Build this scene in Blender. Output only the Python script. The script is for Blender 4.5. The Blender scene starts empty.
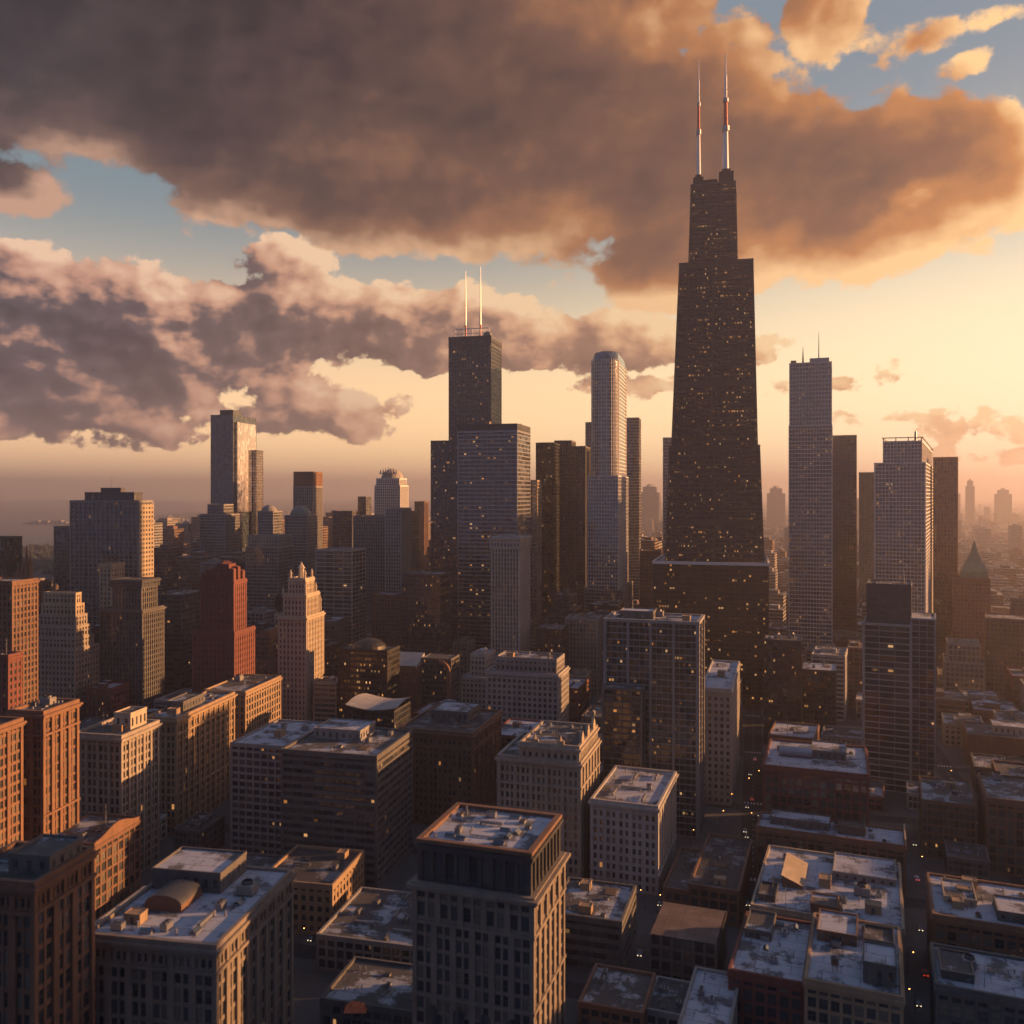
import bpy, math, random, colorsys
from math import radians as R, sin, cos, tan, pi, atan2, sqrt, floor

S = bpy.context.scene
COL = S.collection
F = 900.0          # focal length in pixels of a 1024 px wide frame
HY = 494.0         # row of the true horizon
CAMZ = 175.0       # eye height in metres above the streets
GRID = R(15)       # the street grid points this far to the right of the view

# ------------------------------------------------------------------ camera
cd = bpy.data.cameras.new('camera')
cam = bpy.data.objects.new('camera', cd)
COL.objects.link(cam)
cam.location = (0, 0, CAMZ)
cam.rotation_euler = (R(90), 0, 0)
cd.sensor_width = 36.0
cd.lens = 36.0 * F / 1024.0
cd.shift_y = -(512.0 - HY) / 1024.0
cd.clip_start = 1.0
cd.clip_end = 200000.0
cd.dof.use_dof = True
cd.dof.focus_distance = 900.0
cd.dof.aperture_fstop = (cd.lens / 1000.0) / 0.55
S.camera = cam

# ------------------------------------------------------------------ exposure and sampling
S.view_settings.view_transform = 'Standard'
S.view_settings.look = 'None'
S.view_settings.exposure = 1.3
S.view_settings.gamma = 1.0
S.view_settings.use_curve_mapping = False
S.render.engine = 'CYCLES'
S.cycles.use_denoising = True
S.cycles.max_bounces = 4
S.cycles.diffuse_bounces = 2
S.cycles.glossy_bounces = 2
S.cycles.transmission_bounces = 0
S.cycles.volume_bounces = 1
S.cycles.transparent_max_bounces = 4
S.cycles.sample_clamp_indirect = 4.0
S.cycles.use_light_tree = True
S.cycles.caustics_reflective = False
S.cycles.caustics_refractive = False

# ------------------------------------------------------------------ sun
SUN_AZ, SUN_EL = R(83), R(10)
sd = bpy.data.lights.new('sun', 'SUN')
sd.energy = 5.0
sd.angle = R(0.6)
sd.color = (1.0, 0.47, 0.18)
sun = bpy.data.objects.new('sun', sd)
COL.objects.link(sun)
sun.rotation_euler = (pi / 2 - SUN_EL, 0, -SUN_AZ + pi)
sun.location = (0, 0, 900)


# ------------------------------------------------------------------ small node-expression helper
class X:
    """A float expression that grows shader nodes."""
    def __init__(s, tree, v):
        s.t, s.v = tree, v

    def _m(s, op, *a, clamp=False):
        n = s.t.nodes.new('ShaderNodeMath')
        n.operation = op
        n.use_clamp = clamp
        for i, q in enumerate((s,) + a):
            q = q.v if isinstance(q, X) else q
            if isinstance(q, (int, float)):
                n.inputs[i].default_value = q
            else:
                s.t.links.new(q, n.inputs[i])
        return X(s.t, n.outputs[0])

    def __add__(s, o): return s._m('ADD', o)
    __radd__ = __add__
    def __mul__(s, o): return s._m('MULTIPLY', o)
    __rmul__ = __mul__
    def __sub__(s, o): return s._m('SUBTRACT', o)
    def __rsub__(s, o): return (s * -1.0) + o
    def __truediv__(s, o): return s._m('DIVIDE', o)
    def madd(s, a, b): return s._m('MULTIPLY_ADD', a, b)
    def max(s, o): return s._m('MAXIMUM', o)
    def min(s, o): return s._m('MINIMUM', o)
    def smax(s, o, k): return s._m('SMOOTH_MAX', o, k)
    def pow(s, o): return s._m('POWER', o)
    def exp(s): return s._m('EXPONENT')
    def abs(s): return s._m('ABSOLUTE')
    def floor(s): return s._m('FLOOR')
    def fract(s): return s._m('FRACT')
    def gt(s, o): return s._m('GREATER_THAN', o)
    def lt(s, o): return s._m('LESS_THAN', o)
    def clamp(s): return s._m('ADD', 0.0, clamp=True)
    def atan2(s, o): return s._m('ARCTAN2', o)
    def asin(s): return s._m('ARCSINE')
    def step(s, lo, hi):
        n = s.t.nodes.new('ShaderNodeMapRange')
        n.interpolation_type = 'SMOOTHSTEP'
        s.t.links.new(s.v, n.inputs['Value'])
        n.inputs['From Min'].default_value = lo
        n.inputs['From Max'].default_value = hi
        return X(s.t, n.outputs[0])


def vec(t, x, y, z=0.0):
    n = t.nodes.new('ShaderNodeCombineXYZ')
    for i, q in enumerate((x, y, z)):
        q = q.v if isinstance(q, X) else q
        if isinstance(q, (int, float)):
            n.inputs[i].default_value = q
        else:
            t.links.new(q, n.inputs[i])
    return n.outputs[0]


def noise(t, v, scale, detail=4, rough=0.5, lac=2.0, out=0):
    n = t.nodes.new('ShaderNodeTexNoise')
    if v is not None:
        t.links.new(v, n.inputs['Vector'])
    n.inputs['Scale'].default_value = scale
    n.inputs['Detail'].default_value = detail
    n.inputs['Roughness'].default_value = rough
    n.inputs['Lacunarity'].default_value = lac
    return X(t, n.outputs[out])


def mixc(t, f, a, b):
    n = t.nodes.new('ShaderNodeMix')
    n.data_type = 'RGBA'
    f = f.v if isinstance(f, X) else f
    if isinstance(f, (int, float)):
        n.inputs[0].default_value = f
    else:
        t.links.new(f, n.inputs[0])
    for i, q in ((6, a), (7, b)):
        q = q.v if isinstance(q, X) else q
        if isinstance(q, (tuple, list)):
            n.inputs[i].default_value = (*q[:3], 1.0)
        else:
            t.links.new(q, n.inputs[i])
    return n.outputs[2]


def ramp(t, f, stops, mode='LINEAR'):
    n = t.nodes.new('ShaderNodeValToRGB')
    n.color_ramp.interpolation = mode
    t.links.new(f.v if isinstance(f, X) else f, n.inputs[0])
    e = n.color_ramp.elements
    while len(e) < len(stops):
        e.new(0.5)
    for q, (p, c) in zip(e, stops):
        q.position = p
        q.color = (*c[:3], 1.0)
    return n.outputs[0]


def lin(r, g, b, k=1.0):
    f = lambda c: (c / 255 / 12.92 if c / 255 <= 0.04045 else ((c / 255 + 0.055) / 1.055) ** 2.4) * k
    return (f(r), f(g), f(b))


# ------------------------------------------------------------------ sky with broken evening cloud, in azimuth and elevation
def ae(px, py):
    """Azimuth and elevation, both times 900, of a direction in the photograph."""
    x, z = (px - 512.0) / F, (HY - py) / F
    return atan2(x, 1.0) * 900, atan2(z, sqrt(1 + x * x)) * 900


world = bpy.data.worlds.new('World')
S.world = world
world.use_nodes = True
T = world.node_tree
T.nodes.clear()
tc = T.nodes.new('ShaderNodeTexCoord')
sep = T.nodes.new('ShaderNodeSeparateXYZ')
T.links.new(tc.outputs['Generated'], sep.inputs[0])
dx, dy, dz = (X(T, sep.outputs[i]) for i in range(3))
AZ = dx.atan2(dy) * 900.0
EL = dz.asin() * 900.0

# bank = (px, py, rx, ry) in the photograph's own pixels near the middle of the view
HIGH = [(40, -50, 330, 150), (330, 60, 310, 155), (225, 140, 110, 56), (560, 138, 300, 114), (420, 210, 170, 42),
        (770, 195, 210, 88), (905, 200, 120, 74), (690, 272, 120, 36), (832, 16, 30, 38), (925, 32, 50, 10),
        (30, 182, 50, 24), (966, 70, 17, 8), (975, 170, 55, 56), (640, -20, 90, 60)]
LOW = [(40, 335, 150, 76), (120, 325, 100, 66), (38, 262, 32, 22), (175, 350, 80, 56), (235, 365, 50, 36), (285, 392, 40, 22),
       (60, 414, 230, 26), (290, 416, 140, 22), (-120, 330, 160, 90),
       (300, 318, 150, 50), (440, 332, 160, 40), (560, 340, 150, 33), (650, 342, 110, 28), (290, 268, 56, 30),
       (850, 381, 60, 10), (650, 388, 60, 11), (760, 347, 50, 13), (985, 425, 60, 9), (900, 415, 60, 5), (1010, 452, 70, 6)]


def field(blobs, u, v, amp, sc, seed, warp, oct=7):
    """How deep inside the cloud a direction lies: soft ellipses, warped and broken up by noise."""
    w1 = T.nodes.new('ShaderNodeSeparateColor')
    T.links.new(noise(T, vec(T, u, v * 1.35, seed), sc * 0.9, 1.5, 0.5, out=1).v, w1.inputs[0])
    uu = u + (X(T, w1.outputs[0]) - 0.5) * (warp * 2.2)
    vv = v + (X(T, w1.outputs[1]) - 0.5) * (warp * 1.3)
    f = None
    for px, py, rx, ry in blobs:
        cu, cv = ae(px, py)
        du = uu.madd(1.0 / rx, -cu / rx)
        dv = vv.madd(1.0 / ry, -cv / ry)
        q = 1.0 - du.madd(du, dv * dv)
        k = min(1.0, ry / 60.0)
        q = q * k if k < 1 else q
        f = q if f is None else f.smax(q, 0.25)
    f = f.max(-1.6)
    n = noise(T, vec(T, uu, vv * 1.5, seed + 3), sc * 1.6, oct, 0.53)
    return f + (n - 0.5) * (amp * 2.3)


# clear sky: Nishita, warmed towards the horizon by the thick evening air
sky = T.nodes.new('ShaderNodeTexSky')
sky.sky_type = 'NISHITA'
sky.sun_disc = False
sky.sun_elevation = SUN_EL
sky.sun_rotation = SUN_AZ
sky.air_density = 1.2
sky.dust_density = 1.0
sky.ozone_density = 2.0
EXPK = 2.0 ** -S.view_settings.exposure


def c(r, g, b, k=1.0):
    return lin(r, g, b, k * EXPK)


def cloud_layer(under, blobs, amp, sc, seed, warp, off, stops, lo, hi, gain, mixk):
    f0 = field(blobs, AZ, EL, amp, sc, seed, warp, 7)
    f1 = field(blobs, AZ + off[0], EL + off[1], amp, sc, seed, warp, 2.5)
    # cauliflower detail: the same billows a little nearer the sun are compared with those here
    sgn = 1.0 if off[1] > 0 else -1.0
    b0 = noise(T, vec(T, AZ, EL * 1.35, seed + 20), sc * 3.0, 6, 0.58)
    b1 = noise(T, vec(T, AZ + 10.0, (EL + 8.0 * sgn) * 1.35, seed + 20), sc * 3.0, 3, 0.58)
    e0 = noise(T, vec(T, AZ, EL * 1.2, seed + 31), sc * 7.5, 4, 0.6)
    f0 = f0 + (b0 - 0.5) * (amp * 0.95) + (e0 - 0.5) * (amp * 0.75)
    cover = f0.step(lo, hi)
    thick = f0.step(lo, hi + 0.9)
    # slopes that face the sun, and thin edges the sun shines through
    az = AZ.step(-520.0, 560.0)
    lit = ((f0 - f1) * gain + (b0 - b1) * mixk[3] + (1.0 - thick) * mixk[0] + az * mixk[1] + mixk[2]).clamp()
    west = ramp(T, lit, stops[0])
    east = ramp(T, lit, stops[1])
    return mixc(T, cover, under, mixc(T, az, west, east))


base = T.nodes.new('ShaderNodeVectorMath')
base.operation = 'SCALE'
T.links.new(sky.outputs[0], base.inputs[0])
base.inputs['Scale'].default_value = 0.085
# soft limit on the brightest part of the evening sky
den = T.nodes.new('ShaderNodeVectorMath')
den.operation = 'MULTIPLY_ADD'
T.links.new(base.outputs[0], den.inputs[0])
den.inputs[1].default_value = (1.8, 2.2, 2.6)
den.inputs[2].default_value = (1, 1, 1)
rolloff = T.nodes.new('ShaderNodeVectorMath')
rolloff.operation = 'DIVIDE'
T.links.new(base.outputs[0], rolloff.inputs[0])
T.links.new(den.outputs[0], rolloff.inputs[1])
base = rolloff
# warm band of evening air near the horizon, stronger on the sun's side
warm = mixc(T, AZ.step(-700.0, 560.0), c(250, 200, 150, 1.9), c(255, 216, 152, 1.8))
front = dy.step(-0.2, 0.5)
low = ((EL * -1.0).step(-300.0, 0.0)).pow(1.1) * (front * 0.8 + 0.15)
clear = mixc(T, low, base.outputs[0], warm)
glow = AZ.step(-150.0, 640.0) * (EL * -1.0).step(-430.0, -20.0) * front
clear = mixc(T, glow * 0.95, clear, c(255, 238, 200, 1.3))
cool = mixc(T, EL.step(150.0, 440.0) * front * 0.75, clear, mixc(T, AZ.step(-500.0, 560.0), c(132, 150, 158), c(124, 144, 160)))

layer1 = cloud_layer(cool, LOW, 0.85, 0.0085, 2.0, 30, (30.0, 16.0),
                     ([(0.0, c(60, 60, 70)), (0.35, c(92, 84, 92)), (0.6, c(204, 152, 130)), (1.0, c(250, 208, 176))],
                      [(0.0, c(150, 112, 90)), (0.4, c(186, 138, 106)), (0.75, c(236, 186, 132)), (1.0, c(255, 220, 164))]),
                     -0.03, 0.12, 0.66, (0.34, 0.10, 0.20, 1.1))
layer2 = cloud_layer(layer1, HIGH, 0.75, 0.0062, 9.0, 40, (34.0, -24.0),
                     ([(0.0, c(36, 38, 46)), (0.4, c(64, 60, 66)), (0.7, c(104, 86, 84)), (1.0, c(206, 162, 138))],
                      [(0.0, c(100, 76, 72)), (0.35, c(142, 98, 76)), (0.65, c(206, 136, 82)), (1.0, c(255, 206, 146, 1.15))]),
                     -0.04, 0.18, 0.52, (0.62, 0.12, 0.10, 0.5))
# unseen cloud added overhead and behind to dim ambient light: dark blue-grey, with paler gaps
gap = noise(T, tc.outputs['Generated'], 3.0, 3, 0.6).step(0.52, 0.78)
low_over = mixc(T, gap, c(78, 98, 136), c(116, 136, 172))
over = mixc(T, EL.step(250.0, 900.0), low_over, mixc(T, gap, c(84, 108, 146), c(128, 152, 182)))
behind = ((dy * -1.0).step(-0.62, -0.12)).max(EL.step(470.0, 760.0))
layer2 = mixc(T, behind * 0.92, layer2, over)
bg = T.nodes.new('ShaderNodeBackground')
wout = T.nodes.new('ShaderNodeOutputWorld')
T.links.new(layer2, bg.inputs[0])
bg.inputs[1].default_value = 1.0
T.links.new(bg.outputs[0], wout.inputs[0])
world.cycles.sampling_method = 'MANUAL'
world.cycles.sample_map_resolution = 512


# ================================================================== materials
def new_mat(name):
    m = bpy.data.materials.new(name)
    m.use_nodes = True
    t = m.node_tree
    return m, t, t.nodes['Principled BSDF']


def setin(b, **k):
    for q, v in k.items():
        b.inputs[q.replace('_', ' ')].default_value = v


def wall_mat(name, col, rough=0.85, var=0.40, metal=0.0):
    """Masonry, concrete or metal cladding with weathering streaks and soot of its own."""
    m, t, b = new_mat(name)
    g = t.nodes.new('ShaderNodeTexCoord')
    oi = t.nodes.new('ShaderNodeObjectInfo')
    mp = t.nodes.new('ShaderNodeMapping')
    t.links.new(g.outputs['Object'], mp.inputs[0])
    mp.inputs['Scale'].default_value = (1, 1, 0.22)
    n1 = noise(t, mp.outputs[0], 0.35, 5, 0.62)
    n2 = noise(t, g.outputs['Object'], 0.05, 2, 0.5)
    n3 = noise(t, g.outputs['Object'], 1.7, 2, 0.6)
    k = (n1 - 0.5) * 1.1 + (n2 - 0.5) * 0.7 + (n3 - 0.5) * 0.5
    f = k.madd(var * 2.0, 1.0)
    vm = t.nodes.new('ShaderNodeVectorMath')
    vm.operation = 'SCALE'
    vm.inputs[0].default_value = col
    t.links.new(f.v, vm.inputs['Scale'])
    t.links.new(vm.outputs[0], b.inputs['Base Color'])
    setin(b, Roughness=rough, Metallic=metal)
    return m


def glass_mat(name, tint=(0.03, 0.035, 0.04), lit=0.05, ior=1.9, rough=0.07, wob=0.035, glow=1.0, rows=False, sub=1, blinds=0.0):
    """Window glass; the UV counts bays and storeys, so every cell is one window with its own
    blind, its own slight tilt and, here and there, a lamp burning behind it."""
    m, t, b = new_mat(name)
    uv = t.nodes.new('ShaderNodeUVMap')
    oi = t.nodes.new('ShaderNodeObjectInfo')
    sp = t.nodes.new('ShaderNodeSeparateXYZ')
    t.links.new(uv.outputs[0], sp.inputs[0])
    u, v = X(t, sp.outputs[0]).floor(), X(t, sp.outputs[1]).floor()
    wn = t.nodes.new('ShaderNodeTexWhiteNoise')
    wn.noise_dimensions = '3D'
    t.links.new(vec(t, u, v, X(t, oi.outputs['Random']) * 97.0), wn.inputs[0])
    sc = t.nodes.new('ShaderNodeSeparateColor')
    t.links.new(wn.outputs['Color'], sc.inputs[0])
    r1, r2, r3 = (X(t, sc.outputs[i]) for i in range(3))
    # lamps come in runs along a storey; a bay may hold several small lit rooms
    us = X(t, sp.outputs[0]) * float(sub)
    wl = t.nodes.new('ShaderNodeTexWhiteNoise')
    wl.noise_dimensions = '3D'
    t.links.new(vec(t, us.floor(), v + 0.5, X(t, oi.outputs['Random']) * 53.0), wl.inputs[0])
    rl = X(t, wl.outputs['Value'])
    run = noise(t, vec(t, u * 0.13, v * (1.9 if rows else 0.35), X(t, oi.outputs['Random']) * 31.0), 1.0, 1, 0.5)
    fu, fv = us.fract(), X(t, sp.outputs[1]).fract()
    pane = fu.gt(0.14) * fu.lt(0.80) * fv.gt(0.42) * fv.lt(0.80)
    on = pane * rl.lt((run - 0.42).max(0.0) * (lit * 4.5))
    t.links.new(mixc(t, r2.pow(2.0) * 0.75, tint, tuple(c_ * 2.2 + 0.03 for c_ in tint)), b.inputs['Base Color'])
    blind = mixc(t, r3.gt(0.74) * blinds, mixc(t, r2.pow(2.0) * 0.75, tint, tuple(c_ * 2.2 + 0.03 for c_ in tint)), (0.30, 0.26, 0.20))
    t.links.new(blind, b.inputs['Base Color'])
    geo = t.nodes.new('ShaderNodeNewGeometry')
    sub = t.nodes.new('ShaderNodeVectorMath')
    sub.operation = 'SUBTRACT'
    t.links.new(wn.outputs['Color'], sub.inputs[0])
    sub.inputs[1].default_value = (0.5, 0.5, 0.5)
    ma = t.nodes.new('ShaderNodeVectorMath')
    ma.operation = 'MULTIPLY_ADD'
    t.links.new(sub.outputs[0], ma.inputs[0])
    ma.inputs[1].default_value = (wob, wob, wob * 0.8)
    t.links.new(geo.outputs['Normal'], ma.inputs[2])
    no = t.nodes.new('ShaderNodeVectorMath')
    no.operation = 'NORMALIZE'
    t.links.new(ma.outputs[0], no.inputs[0])
    t.links.new(no.outputs[0], b.inputs['Normal'])
    setin(b, Roughness=rough, IOR=ior)
    t.links.new(mixc(t, r3, (1.0, 0.36, 0.07), (1.0, 0.58, 0.24)), b.inputs['Emission Color'])
    t.links.new((on * (r2 * r2 * 0.26 + 0.03) * glow).v, b.inputs['Emission Strength'])
    m.cycles.emission_sampling = 'NONE'
    return m


def roof_mat(name, dark, pale, cover, scale=0.09):
    """Flat roof: tar and gravel under patches of old snow and pale membrane, with seams and puddle stains."""
    m, t, b = new_mat(name)
    g = t.nodes.new('ShaderNodeTexCoord')
    oi = t.nodes.new('ShaderNodeObjectInfo')
    off = t.nodes.new('ShaderNodeVectorMath')
    off.operation = 'MULTIPLY_ADD'
    t.links.new(oi.outputs['Random'], off.inputs[0])
    off.inputs[1].default_value = (300, 170, 90)
    t.links.new(g.outputs['Object'], off.inputs[2])
    n1 = noise(t, off.outputs[0], scale, 6, 0.6)
    n2 = noise(t, off.outputs[0], scale * 9, 3, 0.6)
    br = t.nodes.new('ShaderNodeTexBrick')
    t.links.new(off.outputs[0], br.inputs[0])
    br.inputs['Scale'].default_value = 0.045
    br.inputs['Mortar Size'].default_value = 0.006
    br.inputs['Color1'].default_value = (0.35, 0.35, 0.35, 1)
    br.inputs['Color2'].default_value = (0.65, 0.65, 0.65, 1)
    br.inputs['Mortar'].default_value = (0.2, 0.2, 0.2, 1)
    panel = X(t, br.outputs[0])
    f = (n1 + (n2 - 0.5) * 0.22 + (panel - 0.5) * 0.25).step(0.62 - cover * 0.36, 0.70 - cover * 0.30)
    cc = mixc(t, f, mixc(t, n2, tuple(q * 0.6 for q in dark), tuple(q * 1.5 for q in dark)),
              mixc(t, n2, tuple(q * 0.78 for q in pale), pale))
    t.links.new(cc, b.inputs['Base Color'])
    seam = mixc(t, (panel - 0.2).abs()  .lt(0.06) * 0.35, cc, (0.03, 0.03, 0.032))
    shade = t.nodes.new('ShaderNodeVectorMath')
    shade.operation = 'SCALE'
    t.links.new(seam, shade.inputs[0])
    t.links.new((panel * 0.5 + 0.74).v, shade.inputs['Scale'])
    t.links.new(shade.outputs[0], b.inputs['Base Color'])
    setin(b, Roughness=0.9)
    return m


M = {}
M['limestone'] = wall_mat('limestone', (0.30, 0.26, 0.21))
M['sandstone'] = wall_mat('sandstone', (0.36, 0.29, 0.20))
M['cream'] = wall_mat('cream_terracotta', (0.42, 0.35, 0.26), var=0.3)
M['buff'] = wall_mat('buff_brick', (0.30, 0.21, 0.13))
M['brown'] = wall_mat('brown_brick', (0.17, 0.095, 0.06))
M['red'] = wall_mat('red_brick', (0.155, 0.055, 0.042))
M['orange'] = wall_mat('orange_brick', (0.20, 0.108, 0.064))
M['concrete'] = wall_mat('grey_concrete', (0.24, 0.23, 0.22))
M['dark_concrete'] = wall_mat('dark_concrete', (0.11, 0.105, 0.10))
M['pale_concrete'] = wall_mat('pale_concrete', (0.35, 0.33, 0.30))
M['white_cladding'] = wall_mat('white_cladding', (0.62, 0.60, 0.57), rough=0.6, var=0.15)
M['black_metal'] = wall_mat('black_cladding', (0.022, 0.020, 0.019), rough=0.5, metal=0.0)
M['sooty_stone'] = wall_mat('sooty_stone', (0.20, 0.17, 0.14))
M['bronze'] = wall_mat('dark_bronze_cladding', (0.050, 0.045, 0.042), rough=0.45, var=0.25)
M['steel'] = wall_mat('steel_cladding', (0.30, 0.31, 0.33), rough=0.42, metal=0.7, var=0.12)
M['dark_steel'] = wall_mat('dark_steel_cladding', (0.07, 0.072, 0.078), rough=0.45, metal=0.3)
M['white_paint'] = wall_mat('white_painted_steel', (0.72, 0.72, 0.70), rough=0.5, var=0.1)
M['red_paint'] = wall_mat('red_painted_steel', (0.45, 0.08, 0.05), rough=0.5, var=0.1)
M['copper'] = wall_mat('weathered_copper', (0.16, 0.20, 0.17), rough=0.7)
M['wood'] = wall_mat('weathered_wood', (0.13, 0.085, 0.055))
M['glass'] = glass_mat('window_glass', lit=0.030, blinds=0.5)
M['glass_dim'] = glass_mat('unlit_window_glass', lit=0.03, sub=2, blinds=0.25)
M['glass_blue'] = glass_mat('blue_curtain_glass', tint=(0.035, 0.05, 0.062), lit=0.04, ior=2.2, wob=0.02, sub=2)
M['glass_black'] = glass_mat('black_tower_glass', tint=(0.012, 0.012, 0.012), lit=0.24, ior=1.45, rough=0.2, glow=1.0, rows=True, sub=2)
M['glass_office'] = glass_mat('office_glass', tint=(0.025, 0.028, 0.03), lit=0.13, ior=1.8, rows=True, sub=2, wob=0.06)
M['glass_mirror'] = glass_mat('mirror_glass', tint=(0.5, 0.45, 0.38), lit=0.0, ior=3.0, wob=0.03, rough=0.15)
M['glass_mirror'].node_tree.nodes['Principled BSDF'].inputs['Metallic'].default_value = 0.85
M['glass_bright'] = glass_mat('lit_office_glass', tint=(0.02, 0.02, 0.02), lit=0.22, ior=1.7, glow=1.5, rows=True, sub=3)
M['snow_roof'] = roof_mat('snowy_flat_roof', (0.10, 0.10, 0.105), (0.43, 0.46, 0.52), 0.66)
M['patchy_roof'] = roof_mat('patchy_flat_roof', (0.075, 0.073, 0.07), (0.36, 0.385, 0.43), 0.36)
M['tar_roof'] = roof_mat('tar_flat_roof', (0.05, 0.048, 0.046), (0.20, 0.20, 0.21), 0.25)
M['brown_roof'] = roof_mat('brown_metal_roof', (0.11, 0.08, 0.065), (0.18, 0.13, 0.11), 0.4)
M['asphalt'] = wall_mat('asphalt', (0.030, 0.030, 0.031), var=0.35)
M['paving'] = wall_mat('concrete_paving', (0.085, 0.083, 0.08), var=0.4)
M['stripe'] = wall_mat('road_paint', (0.62, 0.60, 0.54), var=0.3)
M['rubber'] = wall_mat('rubber', (0.02, 0.02, 0.02))
M['tarp'] = wall_mat('orange_tarpaulin', (0.62, 0.15, 0.05), rough=0.6)


def lamp_mat(name, col, strength):
    m, t, b = new_mat(name)
    setin(b, Base_Color=(*col, 1), Emission_Color=(*col, 1), Emission_Strength=strength)
    m.cycles.emission_sampling = 'NONE'
    return m


M['street_glow'] = lamp_mat('street_lamp_glow', (1.0, 0.42, 0.10), 4.0)
M['head_glow'] = lamp_mat('headlamp_glow', (1.0, 0.80, 0.5), 1.2)
M['tail_glow'] = lamp_mat('tail_lamp_glow', (1.0, 0.06, 0.02), 1.0)


# ================================================================== mesh building
class MB:
    """Collects quads and polygons with UVs and material slots, then links them as ONE mesh object."""
    def __init__(s):
        s.v, s.f, s.m, s.uv, s.sm = [], [], [], [], []

    def poly(s, pts, m=0, uv=None, smooth=False):
        i = len(s.v)
        s.v += pts
        s.f.append(list(range(i, i + len(pts))))
        s.m.append(m)
        s.uv += uv if uv else [(p[0], p[1]) for p in pts]
        s.sm.append(smooth)

    def box(s, x0, x1, y0, y1, z0, z1, m=0, mt=None, bottom=False):
        mt = m if mt is None else mt
        q = s.poly
        q([(x0, y0, z0), (x1, y0, z0), (x1, y0, z1), (x0, y0, z1)], m)
        q([(x1, y0, z0), (x1, y1, z0), (x1, y1, z1), (x1, y0, z1)], m)
        q([(x1, y1, z0), (x0, y1, z0), (x0, y1, z1), (x1, y1, z1)], m)
        q([(x0, y1, z0), (x0, y0, z0), (x0, y0, z1), (x0, y1, z1)], m)
        q([(x0, y0, z1), (x1, y0, z1), (x1, y1, z1), (x0, y1, z1)], mt)
        if bottom:
            q([(x0, y1, z0), (x1, y1, z0), (x1, y0, z0), (x0, y0, z0)], m)

    def ring(s, x0, x1, y0, y1, o, z0, z1, m=0, inner=0.0):
        """A band round a rectangle, standing o proud of it (and inner deep inside)."""
        a = [(x0 - o, y0 - o), (x1 + o, y0 - o), (x1 + o, y1 + o), (x0 - o, y1 + o)]
        b = [(x0 + inner, y0 + inner), (x1 - inner, y0 + inner), (x1 - inner, y1 - inner), (x0 + inner, y1 - inner)]
        for i in range(4):
            j = (i + 1) % 4
            s.poly([(*a[i], z0), (*a[j], z0), (*a[j], z1), (*a[i], z1)], m)
            s.poly([(*a[i], z1), (*a[j], z1), (*b[j], z1), (*b[i], z1)], m)
            s.poly([(*b[i], z0), (*b[j], z0), (*a[j], z0), (*a[i], z0)], m)
            if inner > 0:
                s.poly([(*b[j], z0), (*b[i], z0), (*b[i], z1), (*b[j], z1)], m)

    def tube(s, p, q, r0, r1, n=8, m=0, cap=True):
        ax = [q[i] - p[i] for i in range(3)]
        L = sqrt(sum(k * k for k in ax)) or 1.0
        ax = [k / L for k in ax]
        h = (1, 0, 0) if abs(ax[0]) < 0.8 else (0, 1, 0)
        u = [ax[1] * h[2] - ax[2] * h[1], ax[2] * h[0] - ax[0] * h[2], ax[0] * h[1] - ax[1] * h[0]]
        l = sqrt(sum(k * k for k in u))
        u = [k / l for k in u]
        w = [ax[1] * u[2] - ax[2] * u[1], ax[2] * u[0] - ax[0] * u[2], ax[0] * u[1] - ax[1] * u[0]]
        A, B = [], []
        for i in range(n):
            t = 2 * pi * i / n
            A.append(tuple(p[k] + r0 * (u[k] * cos(t) + w[k] * sin(t)) for k in range(3)))
            B.append(tuple(q[k] + r1 * (u[k] * cos(t) + w[k] * sin(t)) for k in range(3)))
        for i in range(n):
            j = (i + 1) % n
            s.poly([A[i], A[j], B[j], B[i]], m, smooth=True)
        if cap:
            s.poly(B, m)

    def prism(s, ring, z0, z1, m=0, mt=None, cells=None):
        """Upright prism over a ccw outline; cells=(bay, storey) writes window UVs."""
        n = len(ring)
        per = 0.0
        for i in range(n):
            a, b = ring[i], ring[(i + 1) % n]
            L = sqrt((a[0] - b[0]) ** 2 + (a[1] - b[1]) ** 2)
            uv = None
            if cells:
                uv = [(per / cells[0], z0 / cells[1]), ((per + L) / cells[0], z0 / cells[1]),
                      ((per + L) / cells[0], z1 / cells[1]), (per / cells[0], z1 / cells[1])]
            s.poly([(*a, z0), (*b, z0), (*b, z1), (*a, z1)], m, uv)
            per += L
        s.poly([(*a, z1) for a in ring], m if mt is None else mt)

    def obj(s, name, mats, parent=None, loc=(0, 0, 0)):
        me = bpy.data.meshes.new(name)
        me.from_pydata(s.v, [], s.f)
        for q in mats:
            me.materials.append(M[q])
        me.polygons.foreach_set('material_index', s.m)
        me.polygons.foreach_set('use_smooth', s.sm)
        l = me.uv_layers.new(name='UVMap')
        l.data.foreach_set('uv', [k for q in s.uv for k in q])
        me.update()
        return link(name, me, parent, loc)


def link(name, me, parent=None, loc=(0, 0, 0), rz=0.0):
    o = bpy.data.objects.new(name, me)
    COL.objects.link(o)
    o.location = loc
    o.rotation_euler = (0, 0, rz)
    if parent:
        o.parent = parent
    return o


def tag(o, label=None, cat=None, group=None, kind=None):
    for k, q in (('label', label), ('category', cat), ('group', group), ('kind', kind)):
        if q:
            o[k] = q
    return o


def at(px, py, D):
    """The point at depth D that the photograph shows at (px, py)."""
    return ((px - 512.0) / F * D, D, CAMZ - (py - HY) / F * D)


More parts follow.
